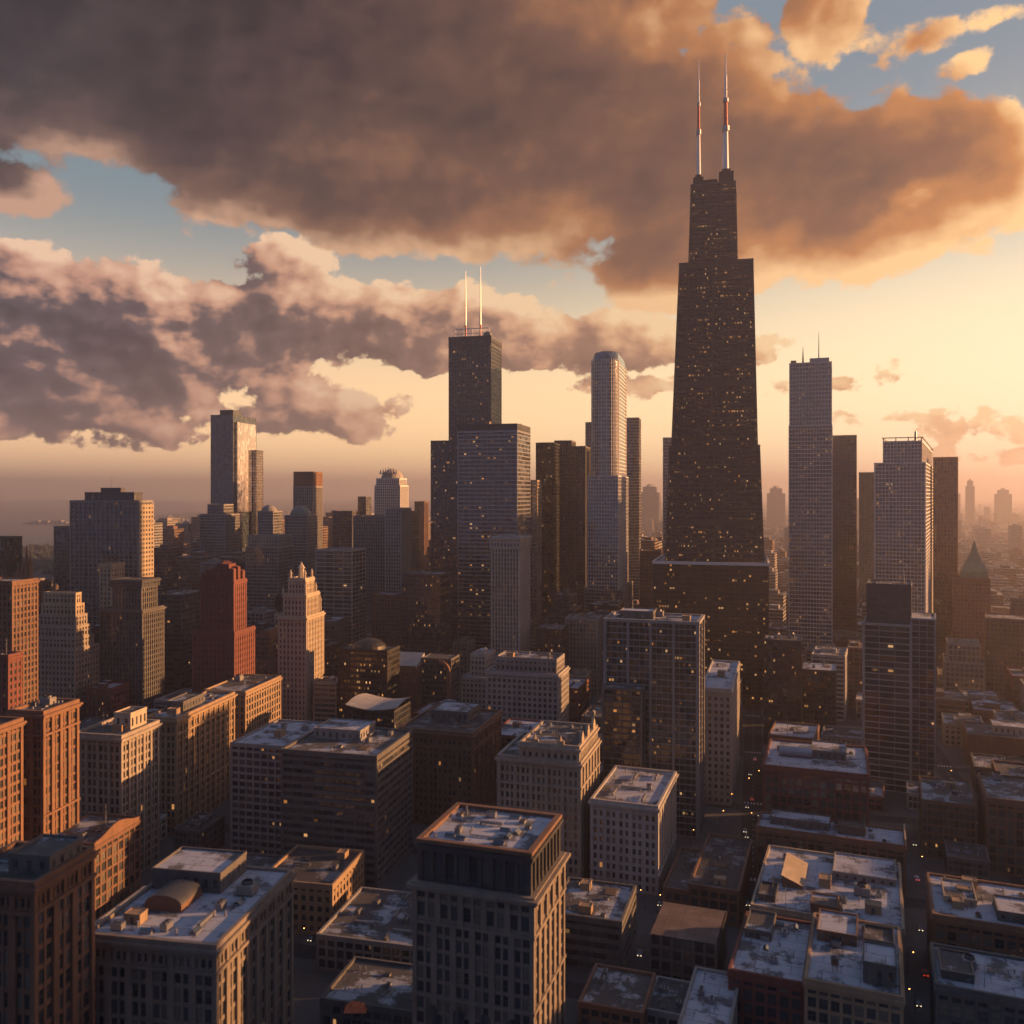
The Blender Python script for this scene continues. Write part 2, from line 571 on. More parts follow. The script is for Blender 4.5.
# ================================================================== facades
STY = {  # storey, bay, spandrel height, pier width, spandrel and pier projection, parapet
    'stone': (3.9, 3.3, 1.7, 1.5, 0.32, 0.45, 1.3), 'grid': (3.6, 4.2, 0.9, 0.9, 0.45, 0.6, 1.0),
    'band': (3.6, 5.5, 1.45, 0.3, 0.5, 0.12, 1.1), 'curtain': (4.0, 3.0, 0.8, 0.22, 0.10, 0.2, 0.8),
    'rib': (4.0, 3.0, 1.2, 1.1, 0.12, 0.75, 1.2), 'tall': (5.2, 4.6, 1.3, 1.6, 0.35, 0.55, 1.2),
    'bays': (4.6, 2.9, 1.15, 0.7, 0.22, 0.35, 1.2, 2, 1.9, 0.8), 'attic': (3.1, 1.9, 0.9, 0.7, 0.25, 0.4, 1.1, 3, 1.3, 0.7),
    'fine': (3.6, 2.4, 1.0, 0.45, 0.18, 0.3, 1.0), 'loft': (4.4, 3.6, 1.1, 0.9, 0.3, 0.45, 1.2),
}


def lattice(wb, gb, x0, x1, y0, y1, z0, z1, sty, wm=0, gm=0, parapet=True, cells_out=None):
    """Piers and spandrels (into wb) in front of a glazed core (into gb)."""
    fh, bay, sh, pw, dh, dv, ph = sty[:7]
    mk, mw, md = sty[7:] if len(sty) > 7 else (1, pw, dv)     # every mk-th pier is a stouter one
    nf = max(1, round((z1 - z0) / fh))
    f = (z1 - z0) / nf
    sh = min(sh * f / fh, f * 0.8)
    sides = [((x0, y0), (1, 0), x1 - x0, (0, -1)), ((x1, y0), (0, 1), y1 - y0, (1, 0)),
             ((x1, y1), (-1, 0), x1 - x0, (0, 1)), ((x0, y1), (0, -1), y1 - y0, (-1, 0))]
    for k, ((ox, oy), (ux, uy), L, (nx, ny)) in enumerate(sides):
        nb = max(mk, round(L / bay / mk) * mk)
        b = L / nb
        gb.poly([(ox, oy, z0), (ox + ux * L, oy + uy * L, z0), (ox + ux * L, oy + uy * L, z1), (ox, oy, z1)], gm,
                [(k * 50, 0), (k * 50 + nb, 0), (k * 50 + nb, nf), (k * 50, nf)])
        w = min(pw * b / bay, b * 0.7)
        for i in range(nb + 1):
            if i in (0, nb):
                continue
            c_ = b * i
            big = mk > 1 and i % mk == 0
            wi, di = (min(mw, b * .8), md) if big else (w, dv)
            a0, a1 = c_ - wi / 2, c_ + wi / 2
            P = lambda t, d: (ox + ux * t + nx * d, oy + uy * t + ny * d)
            p, q, r, s_ = P(a0, 0), P(a0, di), P(a1, di), P(a1, 0)
            zt = z1 + (0.05 if di > dh else -0.1)
            for e0, e1 in ((p, q), (q, r), (r, s_)):
                wb.poly([(*e0, z0), (*e1, z0), (*e1, zt), (*e0, zt)], wm)
        if cells_out is not None:
            for i in range(nb):
                for j in range(nf):
                    lo_ = (min(mw, b * .8) if mk > 1 and i % mk == 0 and i else w) / 2 if i else max(pw * .6, .5)
                    hi_ = (min(mw, b * .8) if mk > 1 and (i + 1) % mk == 0 else w) / 2 if i + 1 < nb else max(pw * .6, .5)
                    t, ww = b * (i + 0.5) + (lo_ - hi_) / 2, b - lo_ - hi_
                    cells_out.append((k, ox + ux * t, oy + uy * t, z0 + f * j + sh, ww, f - sh, nx, ny))
    for j in range(nf):
        wb.ring(x0, x1, y0, y1, dh, z0 + f * j + 0.003, z0 + f * j + sh, wm)
    # corner posts
    cw = max(pw * 0.6, 0.5)
    d = max(dv, dh, md) + 0.03
    for cx, sx in ((x0, 1), (x1, -1)):
        for cy, sy in ((y0, 1), (y1, -1)):
            a, b = sorted((cx - sx * d, cx + sx * cw))
            e, g = sorted((cy - sy * d, cy + sy * cw))
            wb.box(a, b, e, g, z0 + 0.006, z1 + 0.06, wm)
    if parapet:
        wb.ring(x0, x1, y0, y1, d + 0.06, z1 - sh * 0.7, z1 + ph, wm, inner=0.35)


WIN_CACHE = {}


def window_mesh(w, h):
    key = (round(w, 1), round(h, 1))
    if key not in WIN_CACHE:
        b = MB()
        t = 0.12
        b.poly([(-w / 2, -0.05, 0), (w / 2, -0.05, 0), (w / 2, -0.05, h), (-w / 2, -0.05, h)], 1, [(0.1, 0.1)] * 4)
        for x0, x1, z0, z1 in ((-w / 2, -w / 2 + t, t, h - t), (w / 2 - t, w / 2, t, h - t), (-w / 2, w / 2, 0, t), (-w / 2, w / 2, h - t, h),
                               (-w / 2 + t, w / 2 - t, h * 0.55, h * 0.55 + t * 0.8)):
            b.box(x0, x1, -0.13, -0.05, z0, z1, 0, bottom=True)
        if w > 1.7:
            b.box(-t / 2, t / 2, -0.128, -0.05, t, h * 0.55, 0)
        me = bpy.data.meshes.new('window')
        me.from_pydata(b.v, [], b.f)
        me.materials.append(M['dark_steel'])
        me.materials.append(M['glass'])
        me.polygons.foreach_set('material_index', b.m)
        l = me.uv_layers.new(name='UVMap')
        l.data.foreach_set('uv', [k for q in b.uv for k in q])
        WIN_CACHE[key] = (me, b)
    return WIN_CACHE[key]


def add_windows(root, cells, a, seen=(0, 1)):
    """The hundred windows that show largest are parts of their own, the rest one further part."""
    ox, oy = root.location.x, root.location.y
    near, rest = [], []
    for c_ in cells:
        (near if c_[0] in seen else rest).append(c_)
    def dist(c_):
        x, y = c_[1], c_[2]
        wx, wy = ox + x * cos(a) + y * sin(a), oy - x * sin(a) + y * cos(a)
        return -c_[3] * 1.5 + sqrt(wx * wx + wy * wy) * 0.4
    near.sort(key=dist)
    rest += near[100:]
    for k, x, y, z, w, h, nx, ny in near[:100]:
        me, _ = window_mesh(w, h)
        link('window', me, root, (x, y, z), {0: 0, 1: pi / 2, 2: pi, 3: -pi / 2}[k])
    if rest:
        b = MB()
        for n, (k, x, y, z, w, h, nx, ny) in enumerate(rest):
            ux, uy = -ny, nx
            p = lambda t, d, e: (x + ux * t + nx * d, y + uy * t + ny * d, z + e)
            b.poly([p(-w / 2, .05, 0), p(w / 2, .05, 0), p(w / 2, .05, h), p(-w / 2, .05, h)], 1, [(n + .5, k + .5)] * 4)
            for e0, e1 in ((0, .12), (h * .55, h * .55 + .1), (h - .12, h)):
                b.poly([p(-w / 2, .12, e0), p(w / 2, .12, e0), p(w / 2, .12, e1), p(-w / 2, .12, e1)], 0)
        tag(b.obj('window', ['dark_steel', 'glass'], root), kind='stuff')


# ================================================================== things on roofs (parts of their building)
PROP = {}


def prop_mesh(kind):
    if kind in PROP:
        return PROP[kind]
    b = MB()
    if kind == 'air_conditioner':
        b.box(-1.6, 1.6, -1.0, 1.0, 0.3, 1.9)
        b.box(-1.7, 1.7, -1.1, 1.1, 1.9, 2.02)
        b.tube((-0.75, 0, 2.02), (-0.75, 0, 2.3), 0.6, 0.6, 10, 1)
        b.tube((0.75, 0, 2.02), (0.75, 0, 2.3), 0.6, 0.6, 10, 1)
        for x in (-1.4, 1.4):
            b.box(x - .1, x + .1, -0.9, 0.9, 0, 0.3)
        mats = ['steel', 'dark_steel']
    elif kind == 'bulkhead':
        b.box(-2.6, 2.6, -2.0, 2.0, 0, 3.0)
        b.ring(-2.6, 2.6, -2.0, 2.0, 0.12, 2.8, 3.2, 0, inner=0.2)
        b.box(-0.5, 0.5, -2.06, -2.0, 0.1, 2.2, 1)
        mats = ['buff', 'dark_steel']
    elif kind == 'vent_pipe':
        b.tube((0, 0, 0), (0, 0, 1.5), 0.28, 0.28, 8)
        b.tube((0, 0, 1.5), (0, 0, 1.75), 0.5, 0.16, 8)
        mats = ['steel']
    elif kind == 'duct':
        b.box(-4.0, 3.4, -0.45, 0.45, 0.5, 1.4, 0, bottom=True)
        b.box(3.4, 4.3, -0.5, 0.5, 0, 1.46)
        for x in (-3.2, -0.6, 1.8):
            b.box(x - .08, x + .08, -0.4, 0.4, 0, 0.5)
        mats = ['steel']
    elif kind == 'skylight':
        b.box(-1.8, 1.8, -1.1, 1.1, 0, 0.5)
        b.poly([(-1.7, -1.0, .5), (1.7, -1.0, .5), (1.7, 0, 1.25), (-1.7, 0, 1.25)], 1)
        b.poly([(1.7, 1.0, .5), (-1.7, 1.0, .5), (-1.7, 0, 1.25), (1.7, 0, 1.25)], 1)
        b.poly([(1.7, -1.0, .5), (1.7, 1.0, .5), (1.7, 0, 1.25)], 1)
        b.poly([(-1.7, 1.0, .5), (-1.7, -1.0, .5), (-1.7, 0, 1.25)], 1)
        mats = ['steel', 'glass_dim']
    elif kind == 'water_tank':
        for x, y in ((-1, -1), (1, -1), (1, 1), (-1, 1)):
            b.tube((x * 1.1, y * 1.1, 0), (x * 0.9, y * 0.9, 3.4), 0.12, 0.12, 6, 1)
        b.box(-1.5, 1.5, -1.5, 1.5, 3.4, 3.6, 1, bottom=True)
        b.tube((0, 0, 3.6), (0, 0, 7.0), 1.9, 1.8, 16, 0)
        b.tube((0, 0, 7.0), (0, 0, 8.3), 2.05, 0.1, 16, 1)
        for z in (4.1, 5.0, 5.9, 6.7):
            b.tube((0, 0, z), (0, 0, z + .1), 1.94, 1.94, 16, 1, cap=False)
        mats = ['wood', 'dark_steel']
    elif kind == 'cooling_tower':
        b.box(-2.4, 2.4, -2.0, 2.0, 0.4, 3.0)
        for i in range(5):
            b.ring(-2.4, 2.4, -2.0, 2.0, 0.1, 0.6 + i * .45, 0.8 + i * .45)
        b.tube((0, 0, 3.0), (0, 0, 3.9), 1.7, 1.45, 16, 1, cap=False)
        b.box(-2.2, 2.2, -1.8, 1.8, 0, 0.4, 1)
        mats = ['concrete', 'dark_steel']
    elif kind == 'pipe_run':
        for x in (-.25, .25):
            b.tube((x, -3.5, .45), (x, 3.5, .45), .14, .14, 6)
        for y in (-3, -1, 1, 3):
            b.box(-.5, .5, y - .08, y + .08, 0, .32)
        mats = ['steel']
    elif kind == 'hatch':
        b.box(-1.1, 1.1, -.9, .9, 0, .9)
        b.box(-1.2, 1.2, -1.0, 1.0, .9, 1.02, 1)
        mats = ['concrete', 'dark_steel']
    elif kind == 'roof_deck':
        b.box(-3.2, 3.2, -2.4, 2.4, .15, .35, 0, bottom=True)
        for x, y in ((-3, -2.2), (3, -2.2), (3, 2.2), (-3, 2.2), (0, -2.2), (0, 2.2)):
            b.box(x - .06, x + .06, y - .06, y + .06, 0, 1.4, 1)
        b.ring(-3.05, 3.05, -2.25, 2.25, .04, 1.3, 1.4, 1, inner=.06)
        mats = ['wood', 'dark_steel']
    else:  # mast
        b.tube((0, 0, 0), (0, 0, 9), 0.14, 0.05, 6)
        for z in (3, 5.5, 7.5):
            b.box(-0.7, 0.7, -0.04, 0.04, z, z + .1, 0, bottom=True)
        mats = ['steel']
    me = bpy.data.meshes.new(kind)
    me.from_pydata(b.v, [], b.f)
    for q in mats:
        me.materials.append(M[q])
    me.polygons.foreach_set('material_index', b.m)
    me.polygons.foreach_set('use_smooth', b.sm)
    PROP[kind] = me
    return me


def put(root, kind, x, y, z, rz=0.0, s=1.0):
    o = link(kind, prop_mesh(kind), root, (x, y, z), rz)
    o.scale = (s, s, s)
    return o


SIZE = {'air_conditioner': 2.2, 'bulkhead': 3.4, 'vent_pipe': .6, 'duct': 4.4, 'skylight': 2.2, 'water_tank': 2.4, 'cooling_tower': 3.0, 'mast': .8, 'pipe_run': 3.6, 'hatch': 1.5, 'roof_deck': 3.8}


def clutter(root, x0, x1, y0, y1, z, rng, n, kinds=None, s=1.0):
    n = int(n * 1.7)
    kinds = kinds or ['air_conditioner', 'air_conditioner', 'vent_pipe', 'vent_pipe', 'duct', 'skylight', 'bulkhead', 'cooling_tower', 'vent_pipe', 'pipe_run', 'hatch', 'hatch', 'roof_deck', 'mast']
    done = []
    for _ in range(n * 6):
        if len(done) >= n:
            break
        k = rng.choice(kinds)
        r = SIZE[k] * s
        if x1 - x0 < 2 * r + 1.6 or y1 - y0 < 2 * r + 1.6:
            continue
        x, y = rng.uniform(x0 + r + .7, x1 - r - .7), rng.uniform(y0 + r + .7, y1 - r - .7)
        if any((x - p) ** 2 + (y - q) ** 2 < ((r + t) * .95) ** 2 for p, q, t in done):
            continue
        done.append((x, y, r))
        put(root, k, x, y, z, rng.choice((0, pi / 2, pi, -pi / 2)), s)


# ================================================================== buildings
FOOT = []      # footprints already taken: (centre, half sizes, angle)
HEROES = []    # what must stay visible behind: (pixel left, pixel right, lowest row shown, depth)


class Bld:
    """One building: an Empty at the centre of its footprint, its front facing the viewer, local x to the right."""
    def __init__(s, name, label, px, left, D, back=None, depth=None, a=15, ybot=None, cat='building', group=None):
        s.a = R(a)
        s.D = D
        cx = (px - 512.0) / F * D
        t = (left - 512.0) / F
        s.w = (cx - t * D) / (cos(s.a) + t * sin(s.a))
        if depth is None:
            t2 = (back - 512.0) / F
            depth = (t2 * D - cx) / (sin(s.a) - t2 * cos(s.a))
        s.d = depth
        mx, my = -s.w / 2, s.d / 2
        ox, oy = cx + mx * cos(s.a) + my * sin(s.a), D - mx * sin(s.a) + my * cos(s.a)
        s.o = bpy.data.objects.new(name, None)
        COL.objects.link(s.o)
        s.o.location = (ox, oy, 0)
        s.o.rotation_euler = (0, 0, -s.a)
        s.o.empty_display_size = 5
        tag(s.o, label, cat, group)
        s.x0, s.x1, s.y0, s.y1 = -s.w / 2, s.w / 2, -s.d / 2, s.d / 2
        s.zt = 0.0
        s.rng = random.Random(name + label)
        FOOT.append((ox, oy, s.w / 2, s.d / 2, s.a, name))
        R_ = max(px, back or px)
        HEROES.append((left, R_, ybot if ybot else HY + CAMZ * F / D, D))

    def z(s, py, D=None):
        return CAMZ - (py - HY) * (D or s.D) / F

    def tier(s, ztop, wall, glass, sty, ins=(0, 0, 0, 0), roof='patchy_roof', wins=False, cornice=0.0, z0=None, parts=('wall', 'glazing', 'roof'),
             belts=(), seen=(0, 1), parapet=True, wm2=None):
        """One box-shaped stage: wall lattice, glazing (or windows of their own), roof slab, cornice."""
        z0 = s.zt if z0 is None else z0
        sty = STY[sty] if isinstance(sty, str) else sty
        x0, x1, y0, y1 = s.x0 + ins[0], s.x1 - ins[1], s.y0 + ins[2], s.y1 - ins[3]
        wb, gb = MB(), MB()
        cells = [] if wins else None
        lattice(wb, gb, x0, x1, y0, y1, z0, ztop, sty, cells_out=cells, parapet=parapet)
        d = max(sty[4], sty[5], sty[9] if len(sty) > 9 else 0)
        if cornice:
            wb.ring(x0, x1, y0, y1, d + cornice, ztop - 1.1, ztop - 0.2, 0)
            wb.ring(x0, x1, y0, y1, d + cornice * 0.5, ztop - 1.9, ztop - 1.103, 0)
        for zb in belts:
            wb.ring(x0, x1, y0, y1, d + 0.35, zb, zb + 0.9, 0)
        if wins:
            for k, f in enumerate(gb.f):
                wb.poly([gb.v[i] for i in f], 0)
            wb.obj(parts[0], [wall], s.o)
            add_windows(s.o, cells, s.a, seen)
        else:
            wb.obj(parts[0], [wall], s.o)
            gb.obj(parts[1], [glass], s.o)
        if roof:
            rb = MB()
            zr = ztop + 0.25
            rb.poly([(x0, y0, zr), (x1, y0, zr), (x1, y1, zr), (x0, y1, zr)])
            rb.obj(parts[2], [roof], s.o)
        s.zt = ztop
        s.top = (x0, x1, y0, y1, ztop + 0.25)
        return s

    def clutter(s, n, kinds=None, sc=1.0, inset=1.0):
        x0, x1, y0, y1, z = s.top
        clutter(s.o, x0 + inset, x1 - inset, y0 + inset, y1 - inset, z, s.rng, n, kinds, sc)
        return s

    def house(s, name, x0, x1, y0, y1, z0, z1, mat, roof='patchy_roof'):
        """A penthouse or plant room, fractions of the last stage."""
        X0, X1, Y0, Y1, _ = s.top
        xa, xb = X0 + (X1 - X0) * x0, X0 + (X1 - X0) * x1
        ya, yb = Y0 + (Y1 - Y0) * y0, Y0 + (Y1 - Y0) * y1
        b, v = MB(), MB()
        b.box(xa, xb, ya, yb, z0, z1, 0, 1)
        b.ring(xa, xb, ya, yb, 0.15, z1 - 0.5, z1 + 0.6, 0, inner=0.3)
        n = max(2, int((xb - xa) / 3))
        for i in range(n):
            q = xa + (xb - xa) * (i + .5) / n
            v.box(q - .6, q + .6, ya - .05, ya, z0 + (z1 - z0) * .3, z0 + (z1 - z0) * .75)
        n = max(2, int((yb - ya) / 3))
        for i in range(n):
            q = ya + (yb - ya) * (i + .5) / n
            v.box(xb, xb + .05, q - .6, q + .6, z0 + (z1 - z0) * .3, z0 + (z1 - z0) * .75)
        h_ = b.obj(name, [mat, roof], s.o)
        tag(v.obj('window', ['glass_dim'], h_), kind='stuff')
        d_ = MB()
        d_.box((xa + xb) / 2 - .55, (xa + xb) / 2 + .55, ya - .09, ya - .052, z0 + .25, z0 + min(2.3, (z1 - z0) * .8))
        d_.obj('door', ['dark_steel'], h_)
        return s


# ================================================================== setting: ground, lake, shore
def sheet(name, pts, z, mat):
    b = MB()
    b.poly([(x, y, z) for x, y in pts])
    return tag(b.obj(name, [mat]), kind='structure')


FAR = 26000
m_, t_, b_ = new_mat('far_ground')
g_ = t_.nodes.new('ShaderNodeTexCoord')
n_ = noise(t_, g_.outputs['Object'], 0.0016, 6, 0.65)
t_.links.new(ramp(t_, n_, [(0.3, (0.035, 0.034, 0.03)), (0.5, (0.06, 0.055, 0.048)), (0.7, (0.11, 0.10, 0.085))]), b_.inputs['Base Color'])
setin(b_, Roughness=0.95)
M['land'] = m_
m_, t_, b_ = new_mat('lake_water')
g_ = t_.nodes.new('ShaderNodeTexCoord')
bu = t_.nodes.new('ShaderNodeBump')
bu.inputs['Strength'].default_value = 0.25
bu.inputs['Distance'].default_value = 1.0
t_.links.new(noise(t_, g_.outputs['Object'], 0.06, 4, 0.6).v, bu.inputs['Height'])
t_.links.new(bu.outputs[0], b_.inputs['Normal'])
setin(b_, Base_Color=(0.03, 0.045, 0.055, 1), Roughness=0.25, IOR=1.33)
M['water'] = m_

sheet('ground', [(-FAR, -900), (FAR, -900), (FAR, FAR), (-FAR, FAR)], 0.0, 'land')
lk = [at(72, 546, 3030), at(64, 536, 3750), at(120, 530, 4375), at(150, 516, 7160), at(250, 508, 11250), at(420, 501.5, 21000)]
sheet('lake', [(-FAR + 10, 2950), (lk[0][0] - 700, 2950)] + [(p[0], p[1]) for p in lk] + [(-2400, FAR - 10), (-FAR + 10, FAR - 10)], 0.3, 'water')

# ================================================================== the towers and blocks, nearest first
B = Bld
NEARKIT = ['air_conditioner', 'air_conditioner', 'vent_pipe', 'duct', 'skylight', 'bulkhead', 'cooling_tower', 'vent_pipe', 'vent_pipe']

# beige corner block, bottom left
b = B('apartment_block', 'broad beige stone block with cluttered snowy roof and raised rear roof ledge at bottom left', 215, 88, 230, back=290, a=10)
b.tier(b.z(948) - 6.2, 'sooty_stone', None, 'bays', roof=None, wins=True, parapet=False, belts=(b.z(948) - 6.8,))
b.tier(b.z(948), 'sooty_stone', None, 'attic', roof='snow_roof', wins=True, cornice=0.9)
x0, x1, y0, y1, z = b.top
b.house('rear_storey', 0.02, 0.62, 0.62, 0.97, z - .2, z + 5.5, 'dark_concrete', 'snow_roof')
q = MB()
for i in range(12):                                   # low vaulted roof behind the light well
    a0, a1 = pi * i / 12, pi * (i + 1) / 12
    yv0, yv1 = y0 + (y1 - y0) * .34, y0 + (y1 - y0) * .58
    xc, rw = (x0 + x1) / 2 - 6, 5.5
    q.poly([(xc - cos(a0) * rw, yv0, z + 2 + sin(a0) * 2.4), (xc - cos(a1) * rw, yv0, z + 2 + sin(a1) * 2.4),
            (xc - cos(a1) * rw, yv1, z + 2 + sin(a1) * 2.4), (xc - cos(a0) * rw, yv1, z + 2 + sin(a0) * 2.4)], 0)
q.box(xc - rw, xc + rw, yv0, yv1, z, z + 2.0, 1)
q.poly([(xc + rw, yv0, z + 2)] + [(xc + cos(pi * i / 12) * rw, yv0, z + 2 + sin(pi * i / 12) * 2.4) for i in range(1, 13)], 1)
q.obj('vaulted_roof', ['dark_steel', 'brown'], b.o)
put(b.o, 'bulkhead', x0 + 8, y0 + 9, z, 0, 0.9)
put(b.o, 'cooling_tower', x1 - 6, y0 + 30, z, 0, 1)
for i in range(6):
    put(b.o, ['air_conditioner', 'vent_pipe', 'skylight'][i % 3], x0 + 6 + i * 4.2, y0 + 4 + (i % 2) * 2.4, z, (i % 2) * pi / 2)
for i in range(5):
    put(b.o, ['duct', 'vent_pipe', 'air_conditioner', 'skylight', 'vent_pipe'][i], x1 - 9 + (i % 2) * 3.5, y0 + 12 + i * 4, z, pi / 2)

# dark corner tower at the very left bottom
b = B('office_block', 'dark brown block with orange-edged corner and boxy penthouse cut off by bottom left corner', 34, -46, 205, back=90, a=10)
b.tier(b.z(886) - 6, 'brown', None, 'bays', roof=None, wins=True, parapet=False, belts=(b.z(886) - 6.5,))
b.tier(b.z(886), 'brown', None, 'attic', roof='tar_roof', wins=True, cornice=0.8)
b.house('penthouse', 0.45, 0.97, 0.30, 0.9, b.top[4] - .2, b.top[4] + 3.6, 'dark_concrete', 'patchy_roof')
b.clutter(4)

# centre block with the snowy tray roof
b = B('corner_block', 'square stone block with framed snowy tray roof and dark columned top storeys at bottom centre', 532, 416, 255, depth=33, a=18)
zc = b.z(898)
b.tier(zc - 11, 'sooty_stone', None, 'bays', wins=True, roof=None, parapet=False, belts=(zc - 11.6, zc - 33))
b.tier(zc, 'sooty_stone', None, (5.5, 3.4, 1.3, 1.0, .3, .5, .3, 2, 1.7, .95), wins=True, cornice=1.4, roof='tar_roof')
b.tier(b.z(858), 'dark_steel', 'glass_dim', (7.6, 3.6, 1.0, 1.1, .25, .8, .9), ins=(1.2, 1.2, 1.2, 1.2), roof='snow_roof', cornice=0.8, parts=('colonnade', 'glazing', 'roof'))
x0, x1, y0, y1, z = b.top
q = MB()
q.ring(x0, x1, y0, y1, 1.25, z + .0, z + 1.1, 0, inner=0.5)
q.obj('roof_rim', ['brown'], b.o)
b.clutter(12, ['air_conditioner', 'vent_pipe', 'skylight', 'pipe_run', 'duct', 'hatch'], .9)
q = MB()
for i in range(4):                                   # tall arches low on the front
    xa = b.x0 + 5.5 + i * (b.w - 11) / 3
    pts = [(xa + cos(pi * k / 8) * 1.7, b.y0 - 1.02, zc - 37 + sin(pi * k / 8) * 2.2) for k in range(9)]
    q.poly([(xa - 1.7, b.y0 - 1.02, 8), (xa + 1.7, b.y0 - 1.02, 8)] + pts, 0)
q.obj('arched_window', ['glass_dim'], b.o)

# rooftops at the bottom right
b = B('brick_row_house', 'low red brick building with pale snowy roof and arched windows at bottom right', 803, 730, 280, depth=42, a=22)
b.tier(b.z(986), 'red', None, 'loft', roof='snow_roof', wins=True, cornice=.5, seen=(0, 3))
b.house('raised_roof', .06, .46, .58, .95, b.top[4] - .2, b.top[4] + 2.6, 'dark_concrete', 'patchy_roof')
b.clutter(6, ['skylight', 'air_conditioner', 'vent_pipe'], .85)
b = B('brick_row_house', 'buff building adjoining the red brick one with bulkhead and yellowish tank on snowy roof', 902, 806, 266, depth=46, a=22)
b.tier(b.z(1000), 'buff', None, 'loft', roof='snow_roof', wins=True, cornice=.5, seen=(0, 1, 3))
x0, x1, y0, y1, z = b.top
b.house('stair_tower', .60, .95, .12, .42, z - .2, z + 6, 'dark_concrete', 'snow_roof')
b.house('raised_roof', .06, .52, .60, .95, z - .2, z + 3.2, 'brown', 'snow_roof')
b.house('raised_roof', .60, .94, .66, .9, z - .2, z + 1.6, 'dark_steel', 'tar_roof')
put(b.o, 'water_tank', x0 + 8, y0 + 9, z, 0, .62)
b.clutter(4, ['air_conditioner', 'vent_pipe', 'duct', 'skylight'], .9)
b = B('warehouse', 'wide low building with snowy roof and sunlit lean-to hatch behind the red brick row', 903, 752, 324, depth=62, a=22)
b.tier(b.z(932), 'sandstone', None, 'loft', roof='snow_roof', wins=True, cornice=.4, seen=(0, 3))
x0, x1, y0, y1, z = b.top
q = MB()
lx0, lx1, ly0, ly1 = x0 + 9, x0 + 17, y0 + 22, y0 + 46
q.poly([(lx0, ly0, z), (lx1, ly0, z), (lx1, ly0, z + 1.5), (lx0, ly0, z + 4.6)], 1)
q.poly([(lx1, ly0, z), (lx1, ly1, z), (lx1, ly1, z + 1.5), (lx1, ly0, z + 1.5)], 1)
q.poly([(lx0, ly1, z), (lx0, ly0, z), (lx0, ly0, z + 4.6), (lx0, ly1, z + 4.6)], 1)
q.poly([(lx1, ly1, z), (lx0, ly1, z), (lx0, ly1, z + 4.6), (lx1, ly1, z + 1.5)], 1)
q.poly([(lx0 - .3, ly0 - .4, z + 4.8), (lx1 + .4, ly0 - .4, z + 1.4), (lx1 + .4, ly1 + .4, z + 1.4), (lx0 - .3, ly1 + .4, z + 4.8)], 0)
q.obj('lean_to_roof', ['sandstone', 'brown'], b.o)
b.house('raised_roof', .52, .97, .62, .96, z - .2, z + 2.4, 'concrete', 'snow_roof')
b.house('raised_roof', .40, .58, .03, .2, z - .2, z + 3.4, 'brown', 'patchy_roof')
b.house('raised_roof', .03, .15, .1, .3, z - .2, z + 2.0, 'dark_steel', 'tar_roof')
b.clutter(10)
put(b.o, 'bulkhead', x0 + 25, y0 + 30, z, pi / 2, 1.1)
put(b.o, 'cooling_tower', x1 - 14, y0 + 26, z, 0, 1.2)
put(b.o, 'bulkhead', x1 - 10, y0 + 12, z, 0, 1.1)
for i in range(7):
    put(b.o, ['air_conditioner', 'skylight', 'vent_pipe'][i % 3], x0 + 24 + (i * 7) % 26, y0 + 6 + i * 7, z, (i % 2) * pi / 2)
b = B('warehouse', 'stepped low building with dark roof openings and bright orange-lit side parapet', 905, 757, 392, depth=20, a=22)
b.tier(b.z(848), 'brown', None, 'loft', roof='snow_roof', wins=True, cornice=.4, seen=(0, 3))
x0, x1, y0, y1, z = b.top
b.house('raised_roof', .08, .5, .35, .9, z - .2, z + 3, 'dark_concrete', 'snow_roof')
b.house('raised_roof', .56, .74, .3, .72, z - .2, z + 3.4, 'dark_steel', 'tar_roof')
q = MB()
q.box(x1 - .1, x1 + .5, y0 - .3, y1, z - 1, z + 3.6, 0)
q.obj('side_parapet', ['sandstone'], b.o)
b.clutter(5, None, .8)
b = B('loft_building', 'brown building with orange-rimmed parapet roof at right edge of the picture', 1068, 934, 296, depth=36, a=22)
b.tier(b.z(938), 'orange', None, 'loft', roof='snow_roof', wins=True, cornice=.6, seen=(0, 3))
b.house('raised_roof', .1, .36, .35, .8, b.top[4] - .2, b.top[4] + 2.0, 'sandstone', 'patchy_roof')
b.house('raised_roof', .5, .86, .12, .5, b.top[4] - .2, b.top[4] + 3, 'dark_concrete', 'snow_roof')
b.clutter(8, ['skylight', 'air_conditioner', 'duct', 'vent_pipe', 'bulkhead'], .9)
b = B('loft_building', 'low dark building with blue-grey snowy roof in the bottom right corner', 1072, 937, 256, depth=26, a=22)
b.tier(b.z(1012), 'dark_concrete', None, 'loft', roof='snow_roof', wins=True, cornice=.4, seen=(0, 3))
b.house('raised_roof', .04, .3, .2, .75, b.top[4] - .2, b.top[4] + 2.2, 'dark_steel', 'patchy_roof')
b.clutter(6, None, .9)
b = B('shed_building', 'narrow low building with plain bluish roof left of the red brick row', 725, 676, 258, depth=40, a=20)
b.tier(16, 'concrete', 'glass_dim', 'loft', roof='snow_roof')
b.clutter(3, ['vent_pipe', 'air_conditioner'], .8)
b = B('shed_building', 'low building with flat plain brown metal roof and no snow', 716, 650, 314, depth=27, a=20)
b.tier(17.5, 'dark_concrete', 'glass_dim', 'loft', roof='brown_roof', parapet=False)
b = B('shed_building', 'long low building with dark tar roof beside the brown metal roof', 738, 690, 364, depth=58, a=20)
b.tier(13.5, 'brown', 'glass_dim', 'loft', roof='tar_roof')
b.clutter(7, None, .9)
b = B('shed_building', 'small low garage with grey roof at the foot of the tray-roofed block', 642, 580, 282, depth=24, a=18)
b.tier(11.5, 'brown', 'glass_dim', 'loft', roof='patchy_roof')
